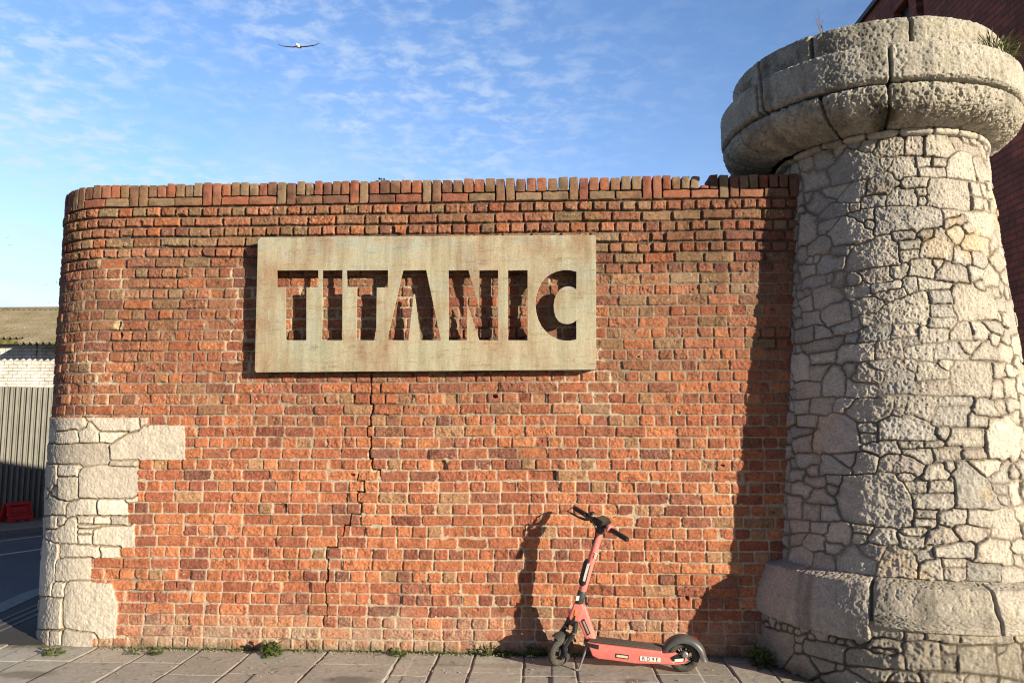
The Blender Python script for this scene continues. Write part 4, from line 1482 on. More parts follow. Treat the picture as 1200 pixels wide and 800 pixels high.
BX, BTOP = 4.5, 7.36
bld = empty('brick_building', (BX, 0, 0))
tag(bld, 'tall dark red brick building in shade behind the stone tower', 'building')
M_DARKB = brick_shader('sooty_brick', (.34, .085, .045), (.22, .062, .038), (.11, .055, .04), ('Y', 'Z'), .215, .066, .008, None)
wins = [(3.40, 3.80, 6.0, 6.98), (3.05, 3.22, 6.0, 6.93), (12.0, 13.0, 3.5, 5.5)]
bm = bmesh.new()
ys = sorted({.6, 34.0, *[w[0] for w in wins], *[w[1] for w in wins]})
for a, b_ in zip(ys[:-1], ys[1:]):
    ww = [w for w in wins if w[0] == a]
    if ww:
        bx(bm, 0, 7.5, a, b_, -.12, ww[0][2])
        bx(bm, 0, 7.5, a, b_, ww[0][3], BTOP)
        bx(bm, .16, 7.5, a, b_, ww[0][2], ww[0][3])
    else:
        bx(bm, 0, 7.5, a, b_, -.12, BTOP)
bmesh.ops.remove_doubles(bm, verts=bm.verts, dist=1e-4)
obj_bm('wall', bm, M_DARKB, bld)
M_DKW = plain_mat('dark_opening', (.012, .012, .014), .5)
for w in wins:
    bm = bmesh.new()
    bx(bm, .10, .155, w[0] + .003, w[1] - .003, w[2] + .003, w[3] - .003)
    obj_bm('window', bm, M_DKW, bld)
bm = bmesh.new()
bx(bm, -.05, 7.55, .55, 34.05, BTOP + .003, BTOP + .07)
obj_bm('roof_edge', bm, plain_mat('roof_lead', (.06, .06, .065), .7), bld)

# ================================================================== LEFT BACKGROUND: FENCE, WHITE BUILDING, BARRIER
fv = np.array((.85, .50))
fv = fv / np.linalg.norm(fv)
fnrm = np.array((fv[1], -fv[0]))          # towards the camera
F0 = np.array((-9.55, 6.88))
fence = empty('corrugated_fence', (F0[0], F0[1], 0))
tag(fence, 'tall corrugated metal fence across the road, in front of the white brick building', 'fence')
M_FENCE = plain_mat('painted_corrugated_sheet', (.185, .188, .17), .55, var=.2, scale=3)
bm = bmesh.new()
prof = []
per = .082
k0 = -60
for k in range(-60, 70):
    s_ = k * per
    prof += [(s_, 0), (s_ + .006, .065), (s_ + .038, .065), (s_ + .044, 0)]
lo, hi = [], []
for s_, d_ in prof:
    q = fv * s_ + fnrm * d_
    zt = 2.27
    lo.append(bm.verts.new((q[0], q[1], -.02)))
    hi.append(bm.verts.new((q[0], q[1], zt)))
for i in range(len(lo) - 1):
    bm.faces.new((lo[i], lo[i + 1], hi[i + 1], hi[i]))
fo = obj_bm('sheet', bm, M_FENCE, fence)
sm_ = fo.modifiers.new('thickness', 'SOLIDIFY')
sm_.thickness = .004
sm_.offset = 1
for k in range(5):
    q = fv * (-4.2 + k * 2.1) - fnrm * .06
    bm = bmesh.new()
    bmesh.ops.create_cube(bm, size=1, matrix=Matrix.Translation((q[0], q[1], 1.08)) @ Matrix.Rotation(math.atan2(fv[1], fv[0]), 4, 'Z') @ Matrix.Diagonal((.06, .06, 2.2, 1)))
    obj_bm('post', bm, M_KERB, fence)

WB_Y = 12.0
wb = empty('white_building', (-14, WB_Y, 0))
tag(wb, 'old shed of flaking white painted brick with a mossy corrugated roof', 'building')
M_WB = brick_shader('flaking_white_brick', (.76, .75, .71), (.68, .67, .63), (.42, .40, .37), ('X', 'Z'), .23, .082, .012, (.36, .20, .13))
bm = bmesh.new()
zE = on_wall(20, 402, WB_Y)[2]
zE2 = on_wall(58, 410, WB_Y)[2]
xs_ = on_wall(43, 403, WB_Y)[0] + 14
bx(bm, -14, xs_, 0, 9, -.12, zE + .07)
bx(bm, xs_, 8, .03, 9, -.12, zE)
obj_bm('wall', bm, M_WB, wb)
M_ROOF, nt, b = new_mat('mossy_sheet_roof')
n1 = tex_noise(nt, 1.5, 6, .7)
n2 = tex_noise(nt, 22, 4, .7)
c = mul(nt, ramp(nt, n1, [(.32, (.23, .205, .155)), (.5, (.18, .16, .11)), (.66, (.135, .125, .065))]), ramp(nt, n2, [(.3, (.65,) * 3), (.7, (1.3,) * 3)]))
nt.links.new(c, b.inputs['Base Color'])
b.inputs['Roughness'].default_value = .95
bump(nt, b, n2, .5, .02)
RY = 3.2
zR = on_wall(30, 363, WB_Y + RY)[2]


def corr_roof(x0, x1, ye, name):
    ze = zE + .10 + (ye + .22) * slope_
    bm = bmesh.new()
    a, bb, cc2 = [], [], []
    n = int((x1 - x0) / .04)
    for i in range(n + 1):
        xx = x0 + (x1 - x0) * i / n
        dz = .042 * math.sin(i * math.pi / 2)
        a.append(bm.verts.new((xx, ye, ze + dz)))
        bb.append(bm.verts.new((xx, RY, zR + dz)))
        cc2.append(bm.verts.new((xx, RY * 2, ze + dz)))
    for i in range(n):
        bm.faces.new((a[i], a[i + 1], bb[i + 1], bb[i]))
        bm.faces.new((bb[i], bb[i + 1], cc2[i + 1], cc2[i]))
    o = obj_bm(name, bm, M_ROOF, wb, smooth=True, angle=60)
    m = o.modifiers.new('thickness', 'SOLIDIFY')
    m.thickness = .03
    return o


slope_ = (zR - zE - .10) / (RY + .22)
corr_roof(-14, xs_, -.10, 'roof')
corr_roof(xs_ + .004, 8, -.22 - .19 / slope_, 'roof')
bm = bmesh.new()
bx(bm, -14, xs_ + .02, -.20, -.004, zE - .04, zE + .075)
obj_bm('gutter', bm, plain_mat('mossy_gutter', (.12, .12, .04), .9, var=.6, scale=6), wb)
bm = bmesh.new()
bx(bm, -14, 8, RY - .14, RY + .14, zR - .02, zR + .065)
obj_bm('ridge', bm, M_ROOF, wb)

# red plastic barrier standing by the fence
bq = on_ground(19, 609)
bar = empty('plastic_barrier', (bq[0], bq[1], -.02), math.atan2(fv[1], fv[0]) + .62)
tag(bar, 'small red plastic A-frame barrier standing by the foot of the corrugated fence', 'barrier')
M_RED = plain_mat('red_plastic', (.66, .035, .030), .4, var=.12, scale=8)
for sg_ in (-1, 1):
    bm = bmesh.new()
    th_ = .03
    # a leaning panel: frame bars round an opening, a ledge, a notched skirt; (x, height) boxes sheared onto the slope
    parts_ = [(-.20, .20, .27, .32, .05), (-.20, -.145, .14, .27, .04), (.145, .20, .14, .27, .04), (-.145, .145, .15, .26, .014), (-.21, .21, .115, .15, .075), (-.20, .20, .045, .115, .045), (-.20, -.10, 0, .045, .05), (-.04, .05, 0, .045, .05), (.11, .20, 0, .045, .05)]
    for x0, x1, z0, z1, t_ in parts_:
        n0 = len(bm.verts)
        bx(bm, x0 + .002, x1 - .002, -t_ / 2, t_ / 2, z0 + .001, z1 - .001)
        bm.verts.ensure_lookup_table()
        for v in list(bm.verts)[n0:]:
            v.co.y += sg_ * (.03 + .12 * (1 - v.co.z / .32))
    bmesh.ops.bevel(bm, geom=list(bm.edges), offset=.007, segments=2, affect='EDGES')
    obj_bm('panel', bm, M_RED, bar, smooth=True, angle=50)

# ================================================================== THE SCOOTER
SC0 = np.array((0.066, -0.238, 0.002))
SC_RZ = math.atan2(-.100, .815)
SC_RX = rad(5.2)
sc_m = Matrix.Translation(Vector(SC0)) @ Matrix.Rotation(SC_RZ, 4, 'Z') @ Matrix.Rotation(SC_RX, 4, 'X')
sc_inv = sc_m.inverted()
scooter = bpy.data.objects.new('electric_scooter', None)
link(scooter)
scooter.location = Vector(SC0)
scooter.rotation_euler = (SC_RX, 0, SC_RZ)
tag(scooter, 'coral pink electric scooter parked on its kickstand against the brick wall', 'scooter')


def lp(x_, y_, off_=0.0):
    """photo pixel to scooter-local point on the plane y = off_"""
    o = sc_inv @ Vector(CAM)
    d = (sc_inv.to_3x3()) @ Vector(pray(x_, y_))
    t = (off_ - o.y) / d.y
    return o + d * t


M_CORAL = plain_mat('coral_paint', (.76, .20, .18), .36, var=.12, scale=22, coat=.25)
M_BLK = plain_mat('black_plastic', (.018, .018, .02), .45, var=.2)
M_DGR = plain_mat('dark_grey_plastic', (.045, .047, .05), .5, var=.2)
M_GRIP = plain_mat('deck_rubber', (.075, .066, .056), .9, var=.35, scale=60, bstr=.6)
M_TYRE = plain_mat('tyre_rubber', (.060, .056, .048), .85, var=.35, scale=30, bstr=.4)
M_MET = plain_mat('brushed_metal', (.26, .26, .25), .45, metal=.5, var=.25)
M_WHT = plain_mat('white_label', (.82, .80, .76), .5, var=.06)
M_CREAM = plain_mat('cream_label', (.62, .55, .40), .5, var=.2, scale=200)
M_AMB = plain_mat('amber_reflector', (.85, .26, .02), .25, var=.1)
M_REFR = plain_mat('red_reflector', (.25, .01, .01), .3)


def tube(bm, pts, r, n=14, cap=True, flat=1.0, side=None):
    """swept tube; r may be a list; flat squashes the section along 'side'"""
    pts = [Vector(p) for p in pts]
    rs = r if isinstance(r, (list, tuple)) else [r] * len(pts)
    rings = []
    ref = Vector((0, 1, 0)) if side is None else Vector(side)
    for i, p in enumerate(pts):
        d = (pts[min(i + 1, len(pts) - 1)] - pts[max(i - 1, 0)]).normalized()
        a = ref - d * ref.dot(d)
        if a.length < 1e-4:
            a = Vector((1, 0, 0)) - d * d.x
        a.normalize()
        b_ = d.cross(a)
        rings.append([bm.verts.new(p + (a * math.cos(2 * math.pi * k / n) * flat + b_ * math.sin(2 * math.pi * k / n)) * rs[i]) for k in range(n)])
    for i in range(len(rings) - 1):
        for k in range(n):
            bm.faces.new((rings[i][k], rings[i][(k + 1) % n], rings[i + 1][(k + 1) % n], rings[i + 1][k]))
    if cap:
        bm.faces.new(rings[0][::-1])
        bm.faces.new(rings[-1])


def lathe_about(bm, c, axis, prof, n=40):
    """revolve (radius, offset along axis) about an axis through c"""
    axis = Vector(axis).normalized()
    a = axis.orthogonal().normalized()
    b_ = axis.cross(a)
    rings = []
    for k in range(n):
        t = 2 * math.pi * k / n
        u = a * math.cos(t) + b_ * math.sin(t)
        rings.append([bm.verts.new(Vector(c) + u * r_ + axis * o_) for r_, o_ in prof])
    m = len(prof)
    for k in range(n):
        j = (k + 1) % n
        for i in range(m - 1):
            bm.faces.new((rings[k][i], rings[j][i], rings[j][i + 1], rings[k][i + 1]))


def prism(bm, poly, y0, y1, bev=0.0, seg=2):
    """closed (x, z) outline extruded in local y"""
    a = [bm.verts.new((p[0], y0, p[1])) for p in poly]
    b_ = [bm.verts.new((p[0], y1, p[1])) for p in poly]
    fs = [bm.faces.new(a), bm.faces.new(b_[::-1])]
    for i in range(len(poly)):
        j = (i + 1) % len(poly)
        fs.append(bm.faces.new((a[i], b_[i], b_[j], a[j])))
    if bev:
        es = list({e for f in fs for e in f.edges})
        bmesh.ops.bevel(bm, geom=es, offset=bev, segments=seg, affect='EDGES', profile=.6)


def px_xz(pts, off_=0.0):
    return [(lambda q: (q.x, q.z))(lp(a, b, off_)) for a, b in pts]


top = lp(703, 622)
bot = lp(675.2, 716)
ax_ = (bot - top).normalized()
DELTA = rad(46)
STEER = Matrix.Rotation(DELTA, 3, -ax_)
HEAD = STEER @ Vector((-1, 0, 0))          # where the front wheel points
LEFT = STEER @ Vector((0, -1, 0))          # rider's left, towards the camera
UPV = Vector((0, 0, 1))
R_W = .108


def wheel(name, c, axis, spokes=True):
    w_ = bpy.data.objects.new(name, None)
    link(w_, scooter)
    w_.location = c
    A = Vector(axis).normalized()
    bm = bmesh.new()
    prof = []
    for k in range(17):
        t = -math.pi * .82 + 2 * math.pi * .82 * k / 16
        prof.append((R_W - .026 + .026 * math.cos(t), .0235 * math.sin(t)))
    lathe_about(bm, (0, 0, 0), A, prof, 48)
    obj_bm('tyre', bm, M_TYRE, w_, smooth=True, angle=50)
    bm = bmesh.new()
    lathe_about(bm, (0, 0, 0), A, [(.080, -.017), (.068, -.019), (.066, -.012), (.066, .012), (.068, .019), (.080, .017)], 40)
    lathe_about(bm, (0, 0, 0), A, [(.001, -.026), (.036, -.026), (.040, -.020), (.040, .020), (.036, .026), (.001, .026)], 28)
    a = A.orthogonal().normalized()
    b_ = A.cross(a)
    for k in range(5):
        for dk in (-.16, .16):
            t = 2 * math.pi * k / 5 + dk
            u = a * math.cos(t) + b_ * math.sin(t)
            tube(bm, [u * .030, u * .070], [.0085, .0065], 8, flat=1.6, side=A)
    obj_bm('rim', bm, M_DGR if spokes else M_DGR, w_, smooth=True, angle=35)
    bm = bmesh.new()
    lathe_about(bm, (0, 0, 0), A, [(.001, -.032), (.011, -.032), (.012, -.026), (.012, .026), (.011, .034), (.001, .034)], 16)
    obj_bm('axle', bm, M_MET, w_, smooth=True, angle=35)
    return w_


wc = lp(657.5, 763.5, -.02)
wc.z = max(wc.z, R_W - .002)
wheel('front_wheel', wc, LEFT)
rc_ = lp(800.5, 770, 0.0)
rc_.z = R_W + .003
wheel('rear_wheel', rc_, (0, 1, 0))

# stem and head
bm = bmesh.new()
tube(bm, [top, top + ax_ * .10, bot - ax_ * .12], [.0235, .026, .027], 18)
stem = obj_bm('stem', bm, M_CORAL, scooter, smooth=True, angle=40)
bm = bmesh.new()
q0, q1 = lp(682.8, 691), lp(678.4, 706)
tube(bm, [q0, q0 + (q1 - q0) * .08, q0 + (q1 - q0) * .92, q1], [.026, .030, .031, .028], 18)
band = obj_bm('folding_collar', bm, M_DGR, scooter, smooth=True, angle=40)
bm = bmesh.new()
tq = lp(676.5, 700.5, -.034)
dlab = (q1 - q0).normalized()
prism(bm, [(tq.x - .012, tq.z - .018), (tq.x + .010, tq.z - .014), (tq.x + .016, tq.z + .018), (tq.x - .005, tq.z + .016)], -.036, -.031)
obj_bm('tag_label', bm, M_WHT, band)
bm = bmesh.new()
prism(bm, px_xz([(672.5, 706), (683, 706), (685, 712), (680, 727), (668, 725), (667, 721)]), -.030, .030, .010, 3)
head = obj_bm('head_tube', bm, M_CORAL, scooter, smooth=True, angle=50)
bm = bmesh.new()
am = lp(674.3, 717.5, -.031)
prism(bm, [(am.x - .011, am.z - .020), (am.x + .006, am.z - .018), (am.x + .013, am.z + .020), (am.x - .004, am.z + .019)], -.0345, -.0295, .003, 2)
obj_bm('side_reflector', bm, M_AMB, head, smooth=True)
bm = bmesh.new()
prism(bm, px_xz([(681, 707), (686, 709), (700, 751), (702, 756), (690, 756), (688, 750), (678, 727)]), -.026, .026, .009, 3)
neck = obj_bm('down_tube', bm, M_CORAL, scooter, smooth=True, angle=50)
bm = bmesh.new()
prism(bm, px_xz([(681.3, 726.5), (684.8, 724.5), (692, 741.5), (688.6, 744.2)], -.027), -.0295, -.0265, .0)
lab = obj_bm('frame_label', bm, M_BLK, neck)
bm = bmesh.new()
prism(bm, px_xz([(682.6, 727.5), (684.6, 726.6), (690.6, 741), (688.9, 742)], -.027), -.0302, -.0295, .0)
obj_bm('label_print', bm, plain_mat('grey_print', (.30, .29, .27), .6, var=.5, scale=260), lab)

# deck
bm = bmesh.new()
prism(bm, px_xz([(688, 752.5), (702, 754.5), (776, 763), (776, 769), (791, 775.5), (789, 778), (745, 776.5), (701, 771.5), (694, 768)], -.075), -.078, .038, .008, 3)
deck = obj_bm('deck', bm, M_CORAL, scooter, smooth=True, angle=40)
a, b_ = lp(690, 750.3, -.07), lp(776, 761.3, -.07)
bm = bmesh.new()
prism(bm, [(a.x, a.z - .006), (b_.x, b_.z - .006), (b_.x, b_.z + .002), (a.x, a.z + .002)], -.068, .028, .003, 2)
obj_bm('grip_mat', bm, M_GRIP, deck, smooth=True, angle=40)
bm = bmesh.new()
prism(bm, px_xz([(683.5, 752.2), (702, 755.2), (701.4, 760.5), (686, 756)], -.079), -.082, .039, .002, 2)
obj_bm('deck_nose', bm, M_BLK, deck, smooth=True, angle=40)
bm = bmesh.new()
prism(bm, px_xz([(721.5, 765), (736.8, 767), (736.6, 772), (721.3, 769.8)], -.079), -.0808, -.0785)
lb = obj_bm('deck_label', bm, M_BLK, deck)
bm = bmesh.new()
prism(bm, px_xz([(722.6, 766.3), (735.8, 768), (735.6, 770.8), (722.4, 769)], -.079), -.0814, -.0808)
obj_bm('label_print', bm, M_CREAM, lb)
pp = [(750.3, 768.3), (774.2, 770.2), (773.8, 775.3), (750, 773.2)]
bm = bmesh.new()
prism(bm, px_xz(pp, -.079), -.0812, -.0785)
npl = obj_bm('number_plate', bm, M_WHT, deck)


def text_mesh(name, txt, size, mat, mtx, parent, spacing=1.0, extr=.0006):
    cu = bpy.data.curves.new(name, 'FONT')
    cu.body = txt
    cu.size = size
    cu.align_x = 'CENTER'
    cu.align_y = 'CENTER'
    cu.space_character = spacing
    cu.extrude = extr
    tmp = bpy.data.objects.new(name, cu)
    me = bpy.data.meshes.new_from_object(tmp)
    bpy.data.objects.remove(tmp)
    me.transform(mtx)
    me.name = name
    me.materials.clear()
    me.materials.append(mat)
    return link(bpy.data.objects.new(name, me), parent)


pc_ = [lp(*p, -.079) for p in pp]
mid = sum(pc_, Vector()) / 4
dirx = (pc_[1] - pc_[0]).normalized()
ang = math.atan2(dirx.z, dirx.x)
mt = Matrix.Translation((mid.x, -.0818, mid.z)) @ Matrix.Rotation(-ang, 4, 'Y') @ Matrix.Rotation(math.pi / 2, 4, 'X')
text_mesh('plate_lettering', 'RD9E', .034, M_BLK, mt, npl, 1.55)
sd2 = (top - bot).normalized()
mt = Matrix.Translation(lp(697.5, 651, -.031)) @ Matrix.Rotation(-math.atan2(sd2.z, sd2.x), 4, 'Y') @ Matrix.Rotation(math.pi / 2, 4, 'X')
text_mesh('stem_lettering', 'voi', .040, M_WHT, mt, stem, 1.0, .002)

# rear arm, fender, rear light
for sgn in (-1, 1):
    bm = bmesh.new()
    o_ = -.060 if sgn < 0 else .060
    P_ = px_xz([(774, 765), (791, 763.8), (804, 768.5), (806, 773), (801, 777), (785, 778.3), (774, 776)], -.06)
    prism(bm, P_, o_ - .008, o_ + .008, .004, 2)
    arm = obj_bm('rear_arm', bm, M_CORAL, scooter, smooth=True, angle=40)
    bm = bmesh.new()
    prism(bm, px_xz([(786, 769), (794, 765), (803, 768), (802, 774.5), (788, 775)], -.06), o_ + sgn * .0085, o_ + sgn * .0125, .002, 2)
    cov = obj_bm('axle_cover', bm, M_BLK, arm, smooth=True, angle=40)
    bm = bmesh.new()
    prism(bm, px_xz([(790.6, 770.9), (801, 770), (800.6, 773.6), (790.4, 774.2)], -.06), o_ + sgn * .0128, o_ + sgn * .0145)
    obj_bm('side_reflector', bm, M_WHT, cov)
    bm = bmesh.new()
    bc_ = lp(802.5, 765.5, -.06)
    lathe_about(bm, (bc_.x, o_ + sgn * .006, bc_.z), (0, sgn, 0), [(.001, .022), (.014, .022), (.021, .016), (.021, 0), (.001, -.002)], 20)
    obj_bm('axle_bolt', bm, M_MET, arm, smooth=True, angle=35)
bm = bmesh.new()
ro, ri = .150, .128
prev = None
N_ = 26
rings = []
for k in range(N_ + 1):
    t = rad(188) - rad(194) * k / N_
    sec = []
    for y_, r_ in ((-.050, ri - .018), (-.052, ro - .022), (-.042, ro - .006), (-.022, ro), (.022, ro), (.042, ro - .006), (.052, ro - .022), (.050, ri - .018), (.044, ro - .022), (.036, ro - .012), (0, ro - .006), (-.036, ro - .012), (-.044, ro - .022)):
        rr_ = r_ + (.012 if k == N_ else 0)
        sec.append(bm.verts.new((rc_.x + .002 + rr_ * math.cos(t), y_, rc_.z + .000 + rr_ * math.sin(t) * .93)))
    rings.append(sec)
m = len(rings[0])
for k in range(N_):
    for i in range(m):
        j = (i + 1) % m
        bm.faces.new((rings[k][i], rings[k][j], rings[k + 1][j], rings[k + 1][i]))
bm.faces.new(rings[0])
bm.faces.new(rings[-1][::-1])
rf = obj_bm('rear_fender', bm, plain_mat('fender_plastic', (.07, .072, .078), .42, var=.25, scale=14), scooter, smooth=True, angle=50)
bm = bmesh.new()
prism(bm, px_xz([(806, 745), (816, 746.5), (818, 752), (817, 757), (811, 752), (804, 747)], .03), .005, .05, .003, 2)
obj_bm('rear_light', bm, M_REFR, rf, smooth=True)

# fork and front fender, turned with the wheel
crown = lp(671, 727, 0)
bm = bmesh.new()
cb_ = crown + UPV * -.004
tube(bm, [bot + ax_ * -.01, cb_ + ax_ * .02], [.030, .034], 16)
for sg_ in (-1, 1):
    side_ = LEFT * (.046 * sg_)
    p0 = crown + side_ * .75 + ax_ * -.005
    p1 = crown + side_ + ax_ * .055
    p2 = wc + side_ + UPV * .055 + HEAD * .004
    p3 = wc + side_
    tube(bm, [crown + ax_ * .005 - side_ * .1, p0 + ax_ * .01, p1], [.020, .021, .017], 12)
    tube(bm, [p1, p2, p3, p3 - UPV * .018], [.017, .019, .018, .010], 12)
fork = obj_bm('fork', bm, M_BLK, scooter, smooth=True, angle=40)
for sg_ in (-1, 1):
    side_ = LEFT * (.046 * sg_)
    bm = bmesh.new()
    tube(bm, [crown + side_ + ax_ * .05, wc + side_ + UPV * .07 + HEAD * .004], .0125, 12)
    tube(bm, [crown + side_ + ax_ * .06, crown + side_ + ax_ * .068], .0215, 12)
    obj_bm('suspension', bm, M_MET, fork, smooth=True, angle=40)
    bm = bmesh.new()
    lathe_about(bm, wc + LEFT * (.046 * sg_), LEFT * sg_, [(.001, .034), (.014, .034), (.02, .026), (.02, 0)], 16)
    obj_bm('axle_cap', bm, M_DGR, fork, smooth=True, angle=40)
bm = bmesh.new()
rings = []
for k in range(15):
    t = rad(116) - rad(92) * k / 14
    sec = []
    for w_, r_ in ((-.032, .108), (-.034, .120), (-.024, .128), (0, .131), (.024, .128), (.034, .120), (.032, .108), (.027, .118), (.0, .126), (-.027, .118)):
        sec.append(bm.verts.new(wc + HEAD * (-math.cos(t) * r_) + UPV * (math.sin(t) * r_ * .98) + LEFT * w_))
    rings.append(sec)
m = len(rings[0])
for k in range(14):
    for i in range(m):
        j = (i + 1) % m
        bm.faces.new((rings[k][i], rings[k][j], rings[k + 1][j], rings[k + 1][i]))
bm.faces.new(rings[0])
bm.faces.new(rings[-1][::-1])
obj_bm('front_fender', bm, plain_mat('scuffed_fender', (.05, .05, .05), .5, var=.4, scale=9), scooter, smooth=True, angle=50)

# black control box on the stem, small plates
bx0, bx1 = lp(689.5, 657, 0), lp(682.5, 684, 0)
dB = (bx1 - bx0).normalized()
bm = bmesh.new()
fwd = Vector((dB.z, 0, -dB.x))
if fwd.x > 0:
    fwd = -fwd
tube(bm, [bx0 - dB * .012, bx0 - dB * .008, bx0 + dB * .012, bx1 - dB * .012, bx1 + dB * .004, bx1 + dB * .008], [.012, .022, .031, .031, .024, .012], 16, flat=1.15, side=(0, 1, 0))
pod = obj_bm('control_box', bm, M_BLK, scooter, smooth=True, angle=60)
bm = bmesh.new()
prism(bm, px_xz([(688.2, 660), (691.2, 660.6), (685.6, 681), (682.8, 680)], -.036), -.0385, -.0345)
obj_bm('box_label', bm, plain_mat('pale_label', (.62, .60, .58), .5, var=.35, scale=120), pod)
for (xa, ya, xb, yb, nm, mt_, rr_) in ((694.5, 645, 691.5, 651, 'stem_clip', M_BLK, .013), (696, 632.5, 695.3, 637, 'stem_lamp', M_DGR, .012)):
    bm = bmesh.new()
    tube(bm, [lp(xa, ya), lp(xb, yb)], rr_, 10)
    obj_bm(nm, bm, mt_, stem, smooth=True, angle=40)

# handlebar
hc = lp(703.5, 613, 0)
bm = bmesh.new()
tube(bm, [top + ax_ * .012, top - ax_ * .028], [.029, .031], 16)
tube(bm, [top - ax_ * .02, hc], [.026, .024], 14)
hbar = obj_bm('handlebar', bm, M_DGR, scooter, smooth=True, angle=40)
bm = bmesh.new()
tube(bm, [hc - LEFT * .17, hc + LEFT * .17], .014, 14)
obj_bm('bar', bm, M_BLK, hbar, smooth=True, angle=40)
for a0_, a1_ in ((.115, .275), (-.135, -.285)):
    bm = bmesh.new()
    tube(bm, [hc + LEFT * a0_, hc + LEFT * (a0_ + (a1_ - a0_) * .08), hc + LEFT * (a0_ + (a1_ - a0_) * .5), hc + LEFT * (a1_ - (a1_ - a0_) * .06), hc + LEFT * a1_], [.017, .0185, .0175, .0185, .015], 16)
    obj_bm('grip', bm, M_BLK, hbar, smooth=True, angle=40)
bm = bmesh.new()
tube(bm, [hc + LEFT * .082, hc + LEFT * .088, hc + LEFT * .106, hc + LEFT * .112], [.022, .029, .029, .022], 18)
obj_bm('coral_collar', bm, M_CORAL, hbar, smooth=True, angle=40)
bm = bmesh.new()
UPT = -ax_
FWT = HEAD
e = [hc + FWT * .035 + UPT * .010, hc + FWT * .030 + UPT * .026, hc - FWT * .050 + UPT * .030, hc - FWT * .060 + UPT * .010, hc - FWT * .02 - UPT * .018, hc + FWT * .03 - UPT * .018]
va = [bm.verts.new(p + LEFT * .050) for p in e]
vb = [bm.verts.new(p - LEFT * .055) for p in e]
bm.faces.new(va)
bm.faces.new(vb[::-1])
for i in range(6):
    j = (i + 1) % 6
    bm.faces.new((va[i], vb[i], vb[j], va[j]))
bmesh.ops.bevel(bm, geom=list(bm.edges), offset=.008, segments=3, affect='EDGES')
dsp = obj_bm('display_housing', bm, M_BLK, hbar, smooth=True, angle=50)
bm = bmesh.new()
e = [(.022, .0), (.022, .012), (-.046, .012), (-.046, .0)]
va = [bm.verts.new(hc + FWT * f_ + UPT * (.0235 + u_) + LEFT * .036) for f_, u_ in e]
vb = [bm.verts.new(hc + FWT * f_ + UPT * (.0235 + u_) - LEFT * .036) for f_, u_ in e]
bm.faces.new(va)
bm.faces.new(vb[::-1])
for i in range(4):
    j = (i + 1) % 4
    bm.faces.new((va[i], vb[i], vb[j], va[j]))
obj_bm('display', bm, plain_mat('display_glass', (.05, .055, .03), .15), dsp)
for sg_ in (-1,):
    bm = bmesh.new()
    b0 = hc + LEFT * (.085 * sg_) + HEAD * .012
    tube(bm, [hc + LEFT * (.068 * sg_) - HEAD * .01, hc + LEFT * (.068 * sg_) + HEAD * .028], [.019, .017], 12)
    tube(bm, [b0 + HEAD * .02, b0 + LEFT * (.03 * sg_) + HEAD * .040 - UPV * .004, b0 + LEFT * (.09 * sg_) + HEAD * .045 - UPV * .010, b0 + LEFT * (.165 * sg_) + HEAD * .042 - UPV * .014], [.009, .0085, .0065, .0075], 10)
    tube(bm, [hc - LEFT * .284, hc - LEFT * .292 + HEAD * .02 + UPV * .004, b0 + LEFT * (.207 * sg_) + HEAD * .05 - UPV * .012, b0 + LEFT * (.165 * sg_) + HEAD * .042 - UPV * .014], .0055, 8)
    obj_bm('brake_lever', bm, M_BLK, hbar, smooth=True, angle=50)
bm = bmesh.new()
b0 = hc - LEFT * .085 + UPV * .012
lathe_about(bm, b0 + UPV * .02, UPV + HEAD * .3, [(.001, .018), (.014, .014), (.021, .004), (.021, 0), (.001, 0)], 18)
obj_bm('bell', bm, M_BLK, hbar, smooth=True, angle=50)
bm = bmesh.new()
tube(bm, [hc - LEFT * .10 + HEAD * .03, hc - LEFT * .085 + HEAD * .055 + UPV * .022, hc - LEFT * .055 + HEAD * .06 + UPV * .034, hc - LEFT * .02 + HEAD * .052 + UPV * .014, hc + HEAD * .040 - UPV * .03, top + HEAD * .032 + ax_ * .03, top + HEAD * .028 + ax_ * .10], .0045, 8)
tube(bm, [hc - LEFT * .12 + HEAD * .03, hc - LEFT * .12 + HEAD * .05 + UPV * .036, hc - LEFT * .08 + HEAD * .05 + UPV * .052, hc - LEFT * .03 + HEAD * .045 + UPV * .03], .0045, 8)
obj_bm('brake_cable', bm, M_BLK, hbar, smooth=True)
# kickstand on the camera's side
k0, k1 = lp(686, 762, -.05), on_ground(678.2, 785.5)
k1 = sc_inv @ Vector((k1[0], k1[1], .006))
bm = bmesh.new()
tube(bm, [k0 + Vector((.006, 0, .03)), k0, k1 + (k0 - k1) * .12, k1], [.010, .0085, .0065, .0065], 10)
tube(bm, [k1, k1 + Vector((-.018, -.004, .0))], .007, 8)
obj_bm('kickstand', bm, M_MET, scooter, smooth=True, angle=40)

# ================================================================== WEEDS, GRASS
M_LEAF, nt, b = new_mat('weed_leaf')
n1 = tex_noise(nt, 12, 3, .6)
c = ramp(nt, n1, [(.3, (.045, .085, .018)), (.5, (.075, .12, .028)), (.7, (.13, .15, .05))])
nt.links.new(c, b.inputs['Base Color'])
b.inputs['Roughness'].default_value = .6
M_DRY = plain_mat('dry_stalk', (.22, .17, .09), .9, var=.3)


